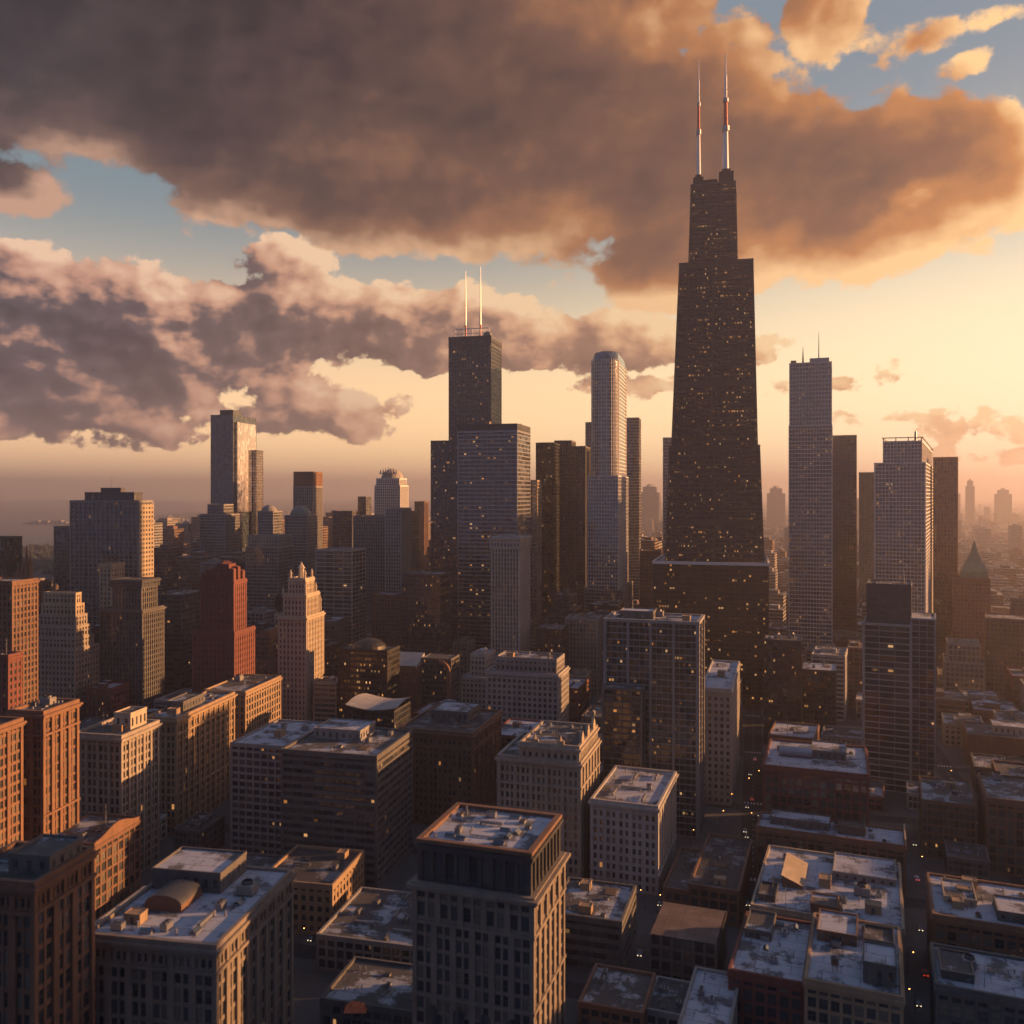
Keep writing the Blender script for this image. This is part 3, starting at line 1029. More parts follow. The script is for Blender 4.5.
b.clutter(3, ['vent_pipe', 'air_conditioner'], .8)
b = B('shed_building', 'tiny low grey-roofed hut in the dark lane before the brown metal roof', 690, 646, 284, depth=20, a=20)
b.tier(9, 'concrete', 'glass_dim', 'loft', roof='patchy_roof')
b.clutter(3, ['vent_pipe', 'air_conditioner', 'hatch'], .8)
b = B('shed_building', 'long low brick hut with snow-patched roof hugging the small white stone block', 690, 664, 372, depth=44, a=20)
b.tier(10, 'brown', 'glass_dim', 'loft', roof='patchy_roof')
b.clutter(5, ['vent_pipe', 'air_conditioner', 'hatch'], .8)
b = B('shed_building', 'low flat-roofed shed with pale seams between the two big bottom blocks', 414, 322, 280, depth=26, a=14)
b.tier(13, 'dark_concrete', 'glass_dim', 'loft', roof='patchy_roof')
b.clutter(5, None, .8)
b = B('shed_building', 'second low roof with skylights behind the seamed shed', 420, 318, 322, depth=40, a=14)
b.tier(12, 'concrete', 'glass_dim', 'loft', roof='patchy_roof')
b.clutter(7, ['skylight', 'air_conditioner', 'duct'], .9)

# ------------------------------------------------------------------ second rank
b = B('apartment_block', 'wide grey slab block with dark horizontal window bands and cluttered snowy roof', 376, 283, 400, back=411, a=14)
b.tier(b.z(758), 'dark_concrete', 'glass_dim', (3.5, 5.0, 1.5, .4, .75, .3, 1.2), roof='patchy_roof')
x0, x1, y0, y1, z = b.top
b.house('plant_room', .1, .62, .5, .92, z - .2, z + 4.6, 'concrete', 'snow_roof')
b.clutter(8)
b = B('apartment_block', 'narrower grey concrete grid block joined to the left of the banded slab', 283, 232, 432, depth=46, a=14)
b.tier(b.z(748), 'concrete', 'glass_dim', (3.5, 4.0, 1.2, .8, .5, .6, 1.0), roof='snow_roof')
b.clutter(4)
b = B('office_block', 'chocolate brown brick block with swept snowy roof rim and orange-lit right side', 472, 400, 470, back=500, a=16)
b.tier(b.z(735), 'brown', None, (3.9, 2.9, 1.7, 1.2, .25, .4, 1.2, 3, 1.8, .7), roof='tar_roof', wins=True, cornice=1.2, belts=(b.z(735) - 8.5,))
x0, x1, y0, y1, z = b.top
b.house('plant_room', .22, .75, .45, .9, z - .2, z + 5, 'dark_concrete', 'snow_roof')
b.clutter(6)
b = B('office_block', 'small white stone block with speckled snowy roof beside the ornate gabled tower', 657, 592, 392, back=675, a=19)
b.tier(b.z(808), 'pale_concrete', None, (3.8, 3.0, 1.5, 1.3, .3, .4, 1.1, 2, 1.9, .65), roof='snow_roof', wins=True, cornice=.9, belts=(8,))
b.clutter(9, ['air_conditioner', 'vent_pipe', 'vent_pipe', 'skylight', 'duct'])
b = B('ornate_tower', 'ornate beige stone tower with orange-lit gables and junk-covered roof near the centre', 579, 500, 402, back=597, a=17)
zt = b.z(749)
b.tier(zt - 6.5, 'limestone', None, (4.0, 2.4, 1.5, 1.0, .3, .5, 1.2, 3, 1.6, 1.1), roof='patchy_roof', wins=True, cornice=.9, belts=(zt - 18,))
b.tier(zt, 'limestone', 'glass_dim', (4.0, 2.8, 1.7, 1.5, .3, .7, 1.3), ins=(10, 0.5, .5, .5), roof='patchy_roof', cornice=1.0)
x0, x1, y0, y1, z = b.top
for i, (fx, fy) in enumerate(((1, .1), (1, .42), (1, .75), (.25, 0), (.7, 0))):
    q = MB()
    if fx == 1:
        yc = y0 + (y1 - y0) * fy + 3
        q.prism([(x1 - .5, yc - 2.4), (x1 + .7, yc - 2.4), (x1 + .7, yc + 2.4), (x1 - .5, yc + 2.4)], z - 2, z + 3.2)
        q.poly([(x1 + .7, yc - 2.4, z + 3.2), (x1 + .7, yc + 2.4, z + 3.2), (x1 + .7, yc, z + 6.2)])
        q.poly([(x1 + .7, yc - 2.4, z + 3.2), (x1 + .7, yc, z + 6.2), (x1 - .5, yc, z + 6.2), (x1 - .5, yc - 2.4, z + 3.2)])
        q.poly([(x1 + .7, yc, z + 6.2), (x1 + .7, yc + 2.4, z + 3.2), (x1 - .5, yc + 2.4, z + 3.2), (x1 - .5, yc, z + 6.2)])
    else:
        xc = x0 + (x1 - x0) * fx
        q.box(xc - 1.6, xc + 1.6, y0 - .8, y0 + .4, z - 2, z + 2.6)
        q.tube((xc, y0 - .2, z + 2.6), (xc, y0 - .2, z + 5.2), 1.0, .05, 4)
    q.obj('gable', ['sandstone'], b.o)
b.clutter(9, ['air_conditioner', 'bulkhead', 'vent_pipe', 'vent_pipe', 'mast'], .8)
b = B('apartment_block', 'tan block with orange-lit windowed right side and parapet, fourth along the left avenue', 176, 147, 462, back=233, a=10)
b.tier(b.z(720), 'buff', None, (3.9, 2.7, 1.2, .9, .25, .4, 1.3, 2, 1.5, .8), roof='patchy_roof', wins=True, cornice=1.2, belts=(b.z(720) - 8, 20))
x0, x1, y0, y1, z = b.top
b.house('roof_storey', .1, .7, .25, .6, z - .2, z + 5, 'dark_concrete', 'patchy_roof')
b.clutter(5)
b = B('apartment_block', 'cream block with stepped parapet and white water tower housing on roof', 121, 76, 402, back=157, a=12)
b.tier(b.z(738), 'limestone', None, (3.9, 2.8, 1.2, .9, .3, .45, 1.4, 2, 1.5, .8), roof='patchy_roof', wins=True, cornice=1.0)
x0, x1, y0, y1, z = b.top
b.house('penthouse', .55, .92, .35, .8, z - .2, z + 8, 'cream', 'tar_roof')
b.clutter(4)
b = B('apartment_block', 'deep orange-brown block with tall window strips and shadowed front, far left', 43, 12, 362, back=76, a=10)
b.tier(b.z(714), 'orange', None, (3.8, 2.4, 1.0, .7, .15, .3, 1.4, 2, 1.7, .9), roof='patchy_roof', wins=True, cornice=1.1, belts=(b.z(714) - 9, 45))
b.clutter(5)
b = B('apartment_block', 'orange-brown brick block sliced by the left picture edge', -6, -48, 335, back=20, a=10)
b.tier(b.z(730), 'orange', None, (4.0, 2.7, 1.2, .8, .3, .4, 1.3, 3, 1.6, .8), roof='tar_roof', wins=True, cornice=.9)
b = B('market_hall', 'low brown hall with curved orange-lit side parapet in front of the cream block', 94, 42, 358, back=139, a=11)
b.tier(b.z(846), 'brown', None, 'loft', roof='patchy_roof', wins=True, cornice=.5)
x0, x1, y0, y1, z = b.top
q = MB()
n = 10
for i in range(n):
    f = lambda t: 1.2 + 3.2 * sin(pi * t) ** 2
    ya, yb = y0 + (y1 - y0) * i / n, y0 + (y1 - y0) * (i + 1) / n
    za, zb = z + f(i / n), z + f((i + 1) / n)
    q.poly([(x1 + .6, ya, z - 1), (x1 + .6, yb, z - 1), (x1 + .6, yb, zb), (x1 + .6, ya, za)])
    q.poly([(x1 + .6, ya, za), (x1 + .6, yb, zb), (x1, yb, zb), (x1, ya, za)])
    q.poly([(x1, yb, z - 1), (x1, ya, z - 1), (x1, ya, za), (x1, yb, zb)])
q.obj('curved_parapet', ['orange'], b.o)
b.clutter(6)
b = B('office_block', 'low orange-lit brick wing at the foot of the red stepped tower', 245, 205, 540, back=280, a=11, ybot=722)
b.tier(b.z(693), 'buff', None, (4.2, 3.4, 1.2, 1.3, .3, .5, 1.2), roof='patchy_roof', wins=True, cornice=.8)
b.clutter(3)
b = B('office_block', 'pale stone office block with long roof storey left of the dark balcony tower', 558, 487, 625, back=568, a=16, ybot=735)
b.tier(b.z(676), 'pale_concrete', None, (3.9, 3.6, 1.5, 1.5, .3, .5, 1.2), roof='patchy_roof', wins=True, cornice=1.0)
b.tier(b.z(662), 'concrete', 'glass_dim', 'stone', ins=(6, 2, 3, 5), roof='patchy_roof')
b.clutter(5)
b = B('balcony_tower', 'dark apartment tower with pale vertical frames, balconies and snowy roof left of the tallest tower', 697, 606, 458, depth=28, a=17, ybot=815)
b.tier(b.z(624), 'concrete', 'glass_office', (3.3, 3.0, .6, .25, .4, .2, 1.2, 4, 1.3, 1.3), roof='snow_roof', parts=('frame', 'glazing', 'roof'))
x0, x1, y0, y1, z = b.top
b.house('lift_house', .12, .5, .3, .8, z - .2, z + 3.6, 'dark_concrete', 'snow_roof')
b.clutter(6)
w_, q = b.w, MB()
zl = b.z(694, 450)
X0, X1, Y0, Y1 = x0 + .5, x0 + w_ * .42, y0 - 9, y0 - 1.3
g2 = MB()
lattice(q, g2, X0, X1, Y0, Y1, 0, zl, (3.3, 5.0, .6, .5, .7, .4, 1.0))
q.obj('lower_wing', ['dark_concrete'], b.o)
g2.obj('wing_glazing', ['glass_office'], b.o)
r2 = MB()
r2.poly([(X0, Y0, zl + .3), (X1, Y0, zl + .3), (X1, Y1, zl + .3), (X0, Y1, zl + .3)])
r2.obj('wing_roof', ['snow_roof'], b.o)
b = B('office_block', 'narrow pale stone building with thin lit right edge, tucked beside the dark balcony tower', 731, 701, 505, back=739, a=17)
b.tier(b.z(691), 'pale_concrete', None, (3.8, 3.2, 1.7, 1.6, .3, .45, 1.2), roof='snow_roof', wins=True, cornice=.7)
b.clutter(4)
b = B('black_tower', 'slim black slab with scattered orange windows right of the tallest tower base', 801, 764, 620, depth=24, a=19, ybot=742)
b.tier(b.z(642), 'black_metal', 'glass_office', 'curtain', roof='patchy_roof')
b.clutter(3)
b = B('office_block', 'dark low block with snowy roof between the black slab and striped glass tower', 836, 802, 640, depth=30, a=20, ybot=742)
b.tier(b.z(672), 'dark_steel', 'glass_office', 'curtain', roof='snow_roof')
b.clutter(3)
b = B('brick_warehouse', 'dark red brick warehouse with broad snowy roof and roof drums below the striped tower', 868, 764, 428, depth=50, a=20, ybot=820)
b.tier(b.z(777), 'red', None, 'loft', roof='snow_roof', wins=True, cornice=.9, seen=(0, 3))
x0, x1, y0, y1, z = b.top
q = MB()
q.tube((x0 + 6, y0 + 22, z + 2.6), (x0 + 22, y0 + 22, z + 2.6), 2.6, 2.6, 14)
q.tube((x0 + 6.01, y0 + 22, z + 2.6), (x0 + 6, y0 + 22, z + 2.6), 2.6, 2.6, 14)
q.obj('roof_drum', ['steel'], b.o)
b.house('plant_room', .45, .8, .45, .85, z - .2, z + 3.5, 'dark_concrete', 'snow_roof')
b.clutter(5, None, .9)
b = B('striped_tower', 'dark glass tower with thin pale floor lines, stepped top and gold left edge at right', 935, 864, 520, depth=34, a=25, ybot=800)
b.tier(b.z(628), 'pale_concrete', 'glass_office', (3.6, 9.0, .55, .3, .9, .2, 1.0), roof='patchy_roof', ins=(0, 13, 0, 0))
z1 = b.zt
b.zt = 0
b.tier(b.z(620), 'steel', 'glass_office', (3.6, 4.2, .5, .35, .35, .5, .6), roof='snow_roof', ins=(b.w - 12.5, 0, -.5, 6), parts=('service_wing', 'wing_glazing', 'wing_roof'))
b.zt = z1
b.tier(b.z(588), 'dark_steel', 'glass_dim', (4.2, 6, 2.2, 1.8, .2, .4, 1.0), roof='patchy_roof', ins=(1.5, 13, 4, 4), parts=('upper_stage', 'upper_glazing', 'roof'))
b.clutter(4)
b = B('depot', 'long windowless brown box building with bright roof strip near right edge', 1062, 968, 560, depth=34, a=22, ybot=775)
b.tier(b.z(744), 'brown', 'glass_dim', (9, 9, 7, 6, .2, .3, 1.2), roof='patchy_roof')
x0, x1, y0, y1, z = b.top
b.house('plant_room', .3, .75, .3, .8, z - .2, z + 5, 'pale_concrete', 'snow_roof')
b = B('loft_building', 'brown brick block with curved front corner at the right edge under the depot', 1062, 988, 405, depth=40, a=22, ybot=865)
b.tier(b.z(808), 'brown', 'glass_dim', 'loft', roof='patchy_roof', cornice=.6)
b.clutter(6)
b = B('pavilion', 'low dark building with overhanging swooping white roof behind the banded slab', 394, 352, 545, depth=26, a=15, ybot=715)
b.tier(b.z(712), 'dark_steel', 'glass_office', 'curtain', roof=None)
q = MB()
x0, x1, y0, y1, z = b.x0 - 3, b.x1 + 3, b.y0 - 3, b.y1 + 3, b.zt + 1
n = 8
for i in range(n):
    for j in range(4):
        P = lambda i_, j_: (x0 + (x1 - x0) * i_ / n, y0 + (y1 - y0) * j_ / 4, z + 2.4 * abs(2 * i_ / n - 1) ** 1.6 + 2.2 * sin(pi * j_ / 4))
        q.poly([P(i, j), P(i + 1, j), P(i + 1, j + 1), P(i, j + 1)], 0, smooth=True)
        u = lambda p: (p[0], p[1], p[2] - .5)
        q.poly([u(P(i, j + 1)), u(P(i + 1, j + 1)), u(P(i + 1, j)), u(P(i, j))], 0, smooth=True)
q.obj('roof', ['pale_concrete'], b.o)

# ------------------------------------------------------------------ third rank
b = B('stepped_tower', 'grey and gold art deco tower whose lit right side steps down like stairs, far left', 75, 34, 640, back=98, a=11, ybot=690)
zt = b.z(594)
d_ = b.d
b.tier(b.z(650), 'limestone', 'glass_dim', (3.9, 3.0, 1.6, 1.3, .3, .6, .8), roof='patchy_roof')
for i, fb in enumerate((.22, .36, .5, .62, .74)):
    b.tier(b.zt + (zt - b.z(650)) / 5, 'sandstone' if i > 2 else 'limestone', 'glass_dim', (3.9, 3.0, 1.6, 1.3, .3, .6, .8),
           ins=(1 + i * 1.6, .3 + i * .12, .4 + i * .3, d_ * fb), roof='patchy_roof')
x0, x1, y0, y1, z = b.top
put(b.o, 'water_tank', x0 + 6, y0 + 4, z - 1, 0, .9)
b = B('crowned_tower', 'dark narrow-windowed tower with overhanging flat cap, right of the stepped gold tower', 142, 101, 660, back=163, a=11, ybot=690)
b.tier(b.z(611), 'dark_concrete', 'glass_dim', (3.9, 2.6, 1.2, 1.0, .3, .7, 1.0), roof='patchy_roof', cornice=1.2)
b.tier(b.z(588), 'dark_concrete', 'glass_dim', (3.9, 2.6, 1.2, 1.0, .3, .7, .6), roof='patchy_roof', ins=(9, 2, 2, 6))
b.tier(b.z(581), 'dark_steel', 'glass_dim', (5, 4, 2.2, 1.5, .3, .5, .6), roof='tar_roof', ins=(7.5, .6, .6, 4.5), cornice=.8, parts=('cap', 'cap_glazing', 'roof'))
b = B('office_block', 'small tan tower with sunlit right face and two roof tanks before the ribbed slab', 111, 100, 770, back=124, a=11, ybot=612)
b.tier(b.z(565), 'sandstone', 'glass_dim', 'stone', roof='tar_roof', cornice=.8)
x0, x1, y0, y1, z = b.top
put(b.o, 'water_tank', (x0 + x1) / 2, y0 + 4, z, 0, .9)
put(b.o, 'water_tank', (x0 + x1) / 2, y1 - 5, z, 0, .9)
b = B('office_block', 'orange-lit brown tower block cut by left edge under two pointed spires', 12, -24, 545, back=37, a=11, ybot=660)
b.tier(b.z(583), 'brown', 'glass_dim', (3.9, 3.0, 1.3, 1.2, .3, .5, 1.2), roof='patchy_roof', cornice=.8)
b = B('office_block', 'short red brick block glowing at the left edge beneath the brown tower', 8, -20, 480, back=21, a=11)
b.tier(b.z(657), 'red', 'glass_dim', 'stone', roof='tar_roof', cornice=.7)
b.clutter(2)
b = B('spired_tower', 'dim tower with cluster of pointed pinkish fins rising behind the brown left-edge block', 27, 10, 740, depth=16, a=11, ybot=582)
b.tier(b.z(584), 'brown', 'glass_dim', 'rib', roof='tar_roof')
x0, x1, y0, y1, z = b.top
for i, (fx, h) in enumerate(((.12, 14), (.38, 22), (.62, 32), (.85, 26))):
    q = MB()
    xc = x0 + (x1 - x0) * fx
    q.tube((xc, -1, z - 1), (xc, -1, z + h * .55), 2.0, 1.7, 6)
    q.tube((xc, -1, z + h * .55), (xc, -1, z + h), 1.7, .1, 6)
    q.obj('spire', ['orange'], b.o)
b = B('office_block', 'plain black slab on the left edge behind the pointed fins', 4, -16, 800, depth=22, a=11, ybot=580)
b.tier(b.z(538), 'black_metal', 'glass_dim', 'curtain', roof='tar_roof')
b = B('ribbed_tower', 'broad dark ribbed slab with penthouse and glowing tan right end, left of the lake gap', 138, 71, 805, back=152, a=11, ybot=590)
b.tier(b.z(502), 'concrete', 'glass_dim', (4.0, 4.4, .8, .9, .15, .8, 1.5), roof='tar_roof', parts=('wall', 'glazing', 'roof'))
x0, x1, y0, y1, z = b.top
b.house('penthouse', .16, .9, .2, .8, z - .2, z + 8, 'dark_steel', 'tar_roof')
b.house('penthouse', .38, .68, .3, .6, z + 8.3, z + 12, 'dark_steel', 'tar_roof')
q = MB()
q.box(x1 + .9, x1 + 1.6, y0 - .5, y1 + .5, 0, z - 2, 0)
gq = MB()
nb, nf = max(3, int((y1 - y0) / 4)), int(z / 4)
for i in range(nb):
    for j in range(nf):
        ya = y0 + (y1 - y0) * (i + .25) / nb
        gq.poly([(x1 + 1.64, ya, j * 4 + 1.3), (x1 + 1.64, ya + (y1 - y0) / nb * .5, j * 4 + 1.3),
                 (x1 + 1.64, ya + (y1 - y0) / nb * .5, j * 4 + 3.3), (x1 + 1.64, ya, j * 4 + 3.3)], 0, [(i + .5, j + .5)] * 4)
q.obj('end_wall', ['sandstone'], b.o)
tag(gq.obj('window', ['glass_dim'], b.o), kind='stuff')
put(b.o, 'mast', 0, 0, z + 12, 0, 1.2)
b = B('office_block', 'plain dark grey block half hidden on the left of the ribbed slab', 72, 54, 960, depth=30, a=11, ybot=600)
b.tier(b.z(527), 'dark_concrete', 'glass_dim', 'curtain', roof='tar_roof')
b = B('red_tower', 'deep red brick stepped tower with jagged crown and sunlit right face', 234, 193, 585, back=254, a=11, ybot=700)
b.tier(b.z(633), 'red', 'glass_dim', (3.9, 3.0, 1.9, 1.9, .25, .5, 1.0), roof='tar_roof', cornice=.5)
b.tier(b.z(582), 'red', 'glass_dim', (3.9, 3.0, 1.9, 1.9, .25, .5, 1.0), ins=(4.5, 1.5, 2, 9), roof='tar_roof', cornice=.5)
x0, x1, y0, y1, z = b.top
for i, (fx, fy, s_, h) in enumerate(((.25, .3, 3.5, 7), (.62, .4, 4.5, 11), (.92, .15, 1.6, 8), (.92, .5, 1.6, 9), (.92, .88, 1.6, 6), (.5, .05, 1.6, 5), (.08, .1, 1.6, 5))):
    q = MB()
    xc, yc = x0 + (x1 - x0) * fx, y0 + (y1 - y0) * fy
    q.box(xc - s_, xc + s_, yc - s_, yc + s_, z - 1, z + h)
    q.tube((xc, yc, z + h), (xc, yc, z + h + s_ * .4), s_ * 1.3, s_ * .5, 4)
    q.obj('turret', ['red'], b.o)
b = B('cream_tower', 'tall cream tower with glowing gold right face and pinnacled stepped crown', 306, 279, 640, back=323, a=11, ybot=715)
z1 = b.z(618)
b.tier(z1, 'cream', 'glass_dim', (3.9, 2.8, 1.5, 1.5, .25, .6, 1.2), roof='tar_roof', cornice=1.0)
b.tier(z1 + 16, 'cream', 'glass_dim', (3.9, 2.6, 1.4, 1.3, .25, .6, 1.0), ins=(3.5, .8, 1.2, 7), roof='tar_roof', cornice=.7)
b.tier(z1 + 27, 'cream', 'glass_dim', (3.9, 2.4, 1.4, 1.2, .25, .5, 1.0), ins=(6.5, 2, 2.5, 13), roof='copper', cornice=.5)
x0, x1, y0, y1, z = b.top
for i, (fx, fy, z0_, h) in enumerate(((1.1, -.1, z1 + 14, 12), (1.1, 1.1, z1 + 14, 10), (1.12, 1.6, z1 + 2, 12), (-.3, -.1, z1 + 14, 8), (.5, .5, z, 12), (.95, .1, z - 1, 8), (.05, .1, z - 1, 8), (.95, .9, z - 1, 8))):
    q = MB()
    xc, yc = x0 + (x1 - x0) * fx, y0 + (y1 - y0) * fy
    r_ = 2.4 if i == 4 else 1.0
    q.tube((xc, yc, z0_), (xc, yc, z0_ + h * .6), r_, r_ * .8, 6)
    q.tube((xc, yc, z0_ + h * .6), (xc, yc, z0_ + h), r_ * 1.2, .06, 6)
    q.obj('pinnacle', ['cream'], b.o)
b = B('office_block', 'slate grey block with pale louvred right side, just left of the red tower', 181, 160, 740, back=206, a=11, ybot=650)
b.tier(b.z(596), 'dark_steel', 'glass_dim', (3.9, 6, 1.6, .4, .5, .2, 1), roof='patchy_roof')
b.clutter(2)
b = B('office_block', 'black low-rise with ribbons of yellow lit windows and domed dark plant roof', 387, 339, 625, depth=22, a=15, ybot=700)
b.tier(b.z(652), 'black_metal', 'glass_bright', (4.2, 4, 1.4, .3, .4, .1, 1), roof='tar_roof')
x0, x1, y0, y1, z = b.top
q = MB()
for i in range(5):
    r0, r1 = cos(i * pi / 10), cos((i + 1) * pi / 10)
    q.tube((0, 0, z + sin(i * pi / 10) * 7), (0, 0, z + sin((i + 1) * pi / 10) * 7), 12 * r0, 12 * max(r1, .02), 20, cap=False)
q.obj('plant_dome', ['black_metal'], b.o)
b = B('office_block', 'reddish brown brick block with grey slanting roof right of the yellow-ribbon low-rise', 416, 391, 664, depth=18, a=15, ybot=700)
b.tier(b.z(668), 'brown', 'glass_dim', (3.9, 3, 2.2, 2.0, .2, .4, .6), roof='snow_roof')
x0, x1, y0, y1, z = b.top
q = MB()
q.poly([(x0, y0, z + 1), (x1, y0, z + 1), (x1, y1, z + 8), (x0, y1, z + 8)])
q.poly([(x0, y1, z), (x0, y0, z), (x0, y0, z + 1), (x0, y1, z + 8)])
q.poly([(x1, y0, z), (x1, y1, z), (x1, y1, z + 8), (x1, y0, z + 1)])
q.poly([(x1, y1, z), (x0, y1, z), (x0, y1, z + 8), (x1, y1, z + 8)])
q.obj('slanting_roof', ['pale_concrete'], b.o)
b = B('arch_building', 'brown building with rounded orange-lit arch frame on its front, near the black low-rise', 451, 422, 668, depth=20, a=14, ybot=700)
b.tier(b.z(660), 'dark_concrete', 'glass_office', 'curtain', roof='patchy_roof')
q = MB()
x1, y0, z = b.x1, b.y0, b.zt
for i in range(10):
    t0, t1 = pi / 2 * i / 10, pi / 2 * (i + 1) / 10
    c0, c1 = (x1 - 9 + 9 * sin(t0), z - 9 + 9 * cos(t0)), (x1 - 9 + 9 * sin(t1), z - 9 + 9 * cos(t1))
    e0, e1 = (x1 - 9 + 6.4 * sin(t0), z - 9 + 6.4 * cos(t0)), (x1 - 9 + 6.4 * sin(t1), z - 9 + 6.4 * cos(t1))
    q.poly([(c0[0], y0 - 3, c0[1]), (c1[0], y0 - 3, c1[1]), (c1[0], y0 - .3, c1[1]), (c0[0], y0 - .3, c0[1])])
    q.poly([(e0[0], y0 - 3, e0[1]), (e1[0], y0 - 3, e1[1]), (c1[0], y0 - 3, c1[1]), (c0[0], y0 - 3, c0[1])])
q.box(x1 - 2.6, x1, y0 - 3, y0 - .3, 0, z - 9)
q.obj('arch_frame', ['orange'], b.o)

# ------------------------------------------------------------------ downtown
b = B('glass_tower', 'tall blue-grey glass tower with rounded top corner and gold-mirroring right face over the left skyline', 233, 211, 1150, back=256, a=12, ybot=540)
b.tier(b.z(415), 'dark_steel', 'glass_blue', (4.2, 3.4, .5, .3, .12, .3, .6), roof='tar_roof')
x0, x1, y0, y1, z = b.top
b.house('plant_room', .35, .95, .05, .4, z - .2, z + 6, 'dark_steel', 'tar_roof')
q = MB()
q.prism([(x1 + .6, y0 + 5), (x1 + 3.5, y0 + 5), (x1 + 3.5, y1 - 7), (x1 + .6, y1 - 7)], z * .55, z - 9, 0, cells=(3, 4))
q.obj('mirror_bay', ['glass_mirror'], b.o)
g2, w2 = MB(), MB()
lattice(w2, g2, x1 + 1, x1 + 9, y1 - 16, y1 + 2, 0, z - 44, STY['fine'])
w2.obj('side_slab', ['dark_steel'], b.o)
g2.obj('side_glazing', ['glass_mirror'], b.o)
b = B('office_block', 'grey shoulder block at the foot of the tall blue-grey glass tower', 225, 200, 1080, depth=34, a=12, ybot=560)
b.tier(b.z(515), 'concrete', 'glass_dim', 'fine', roof='tar_roof')
b.tier(b.z(505), 'concrete', 'glass_dim', 'fine', ins=(8, 4, 4, 8), roof='tar_roof')
def domed(b, base_z, col, name='dome', kx=1.0):
    x0, x1, y0, y1, z = b.top
    q = MB()
    r = (x1 - x0) / 2 * kx
    xc, yc = (x0 + x1) / 2, y0 + r
    for i in range(6):
        t0, t1 = i * pi / 12, (i + 1) * pi / 12
        q.tube((xc, yc, base_z + sin(t0) * r), (xc, yc, base_z + sin(t1) * r), r * cos(t0), r * max(cos(t1), .02), 16, cap=False)
    q.obj(name, [col], b.o)
b = B('domed_tower', 'low round-topped grey tower on the right foot of the glass tower', 273, 258, 1080, depth=24, a=12, ybot=560)
b.tier(b.z(512), 'concrete', 'glass_dim', 'fine', roof='tar_roof')
domed(b, b.zt - 1, 'concrete')
b = B('brown_tower', 'slim brown-capped tower with bright ledge left of the domed skyscraper', 313, 294, 1150, back=322, a=12, ybot=550)
b.tier(b.z(487), 'concrete', 'glass_dim', 'rib', roof='tar_roof')
b.tier(b.z(472), 'orange', 'glass_dim', (4, 4, 3, 2.5, .2, .5, .6), roof='tar_roof', parts=('cap', 'cap_glazing', 'roof'))
b = B('domed_tower', 'grey tower with broad arched crown before the brown-capped tower', 307, 285, 1040, depth=28, a=12, ybot=580)
b.tier(b.z(516), 'concrete', 'glass_dim', 'fine', roof='tar_roof')
domed(b, b.zt - 1, 'copper', kx=.92)
b = B('office_block', 'grey block with framed grid of pale windows left of the cream tower', 278, 246, 900, depth=34, a=13, ybot=600)
b.tier(b.z(548), 'concrete', 'glass_dim', 'fine', roof='patchy_roof')
b.tier(b.z(537), 'concrete', 'glass_dim', 'stone', ins=(1.5, 1.5, 2, 2), roof='patchy_roof')
b = B('office_block', 'grey tower with pale horizontal storey bands right of the cream tower', 352, 316, 850, depth=32, a=14, ybot=625)
b.tier(b.z(551), 'pale_concrete', 'glass_dim', (3.9, 9, .8, .5, .5, .3, 1), roof='patchy_roof')
b.clutter(3)
b = B('crowned_skyscraper', 'pale round-shouldered skyscraper with toothed crown standing alone against the sky', 400, 375, 1300, depth=32, a=14, ybot=520)
b.tier(b.z(486), 'white_cladding', 'glass_dim', 'rib', roof='tar_roof')
b.tier(b.z(479), 'white_cladding', 'glass_dim', 'rib', ins=(2, 2, 2, 2), roof='tar_roof')
domed(b, b.zt - 1, 'pale_concrete', 'crown_dome', .96)
b.top = (b.top[0] + 5, b.top[1] - 5, b.top[2] + 2, b.top[3], b.top[4] + 9)
x0, x1, y0, y1, z = b.top
for i in range(7):
    q = MB()
    xc = x0 + (x1 - x0) * i / 6
    q.tube((xc, y0, z - 2), (xc, y0, z + 5 + 3 * sin(pi * i / 6)), 1.8, .4, 5)
    q.obj('crown_tooth', ['pale_concrete'], b.o)
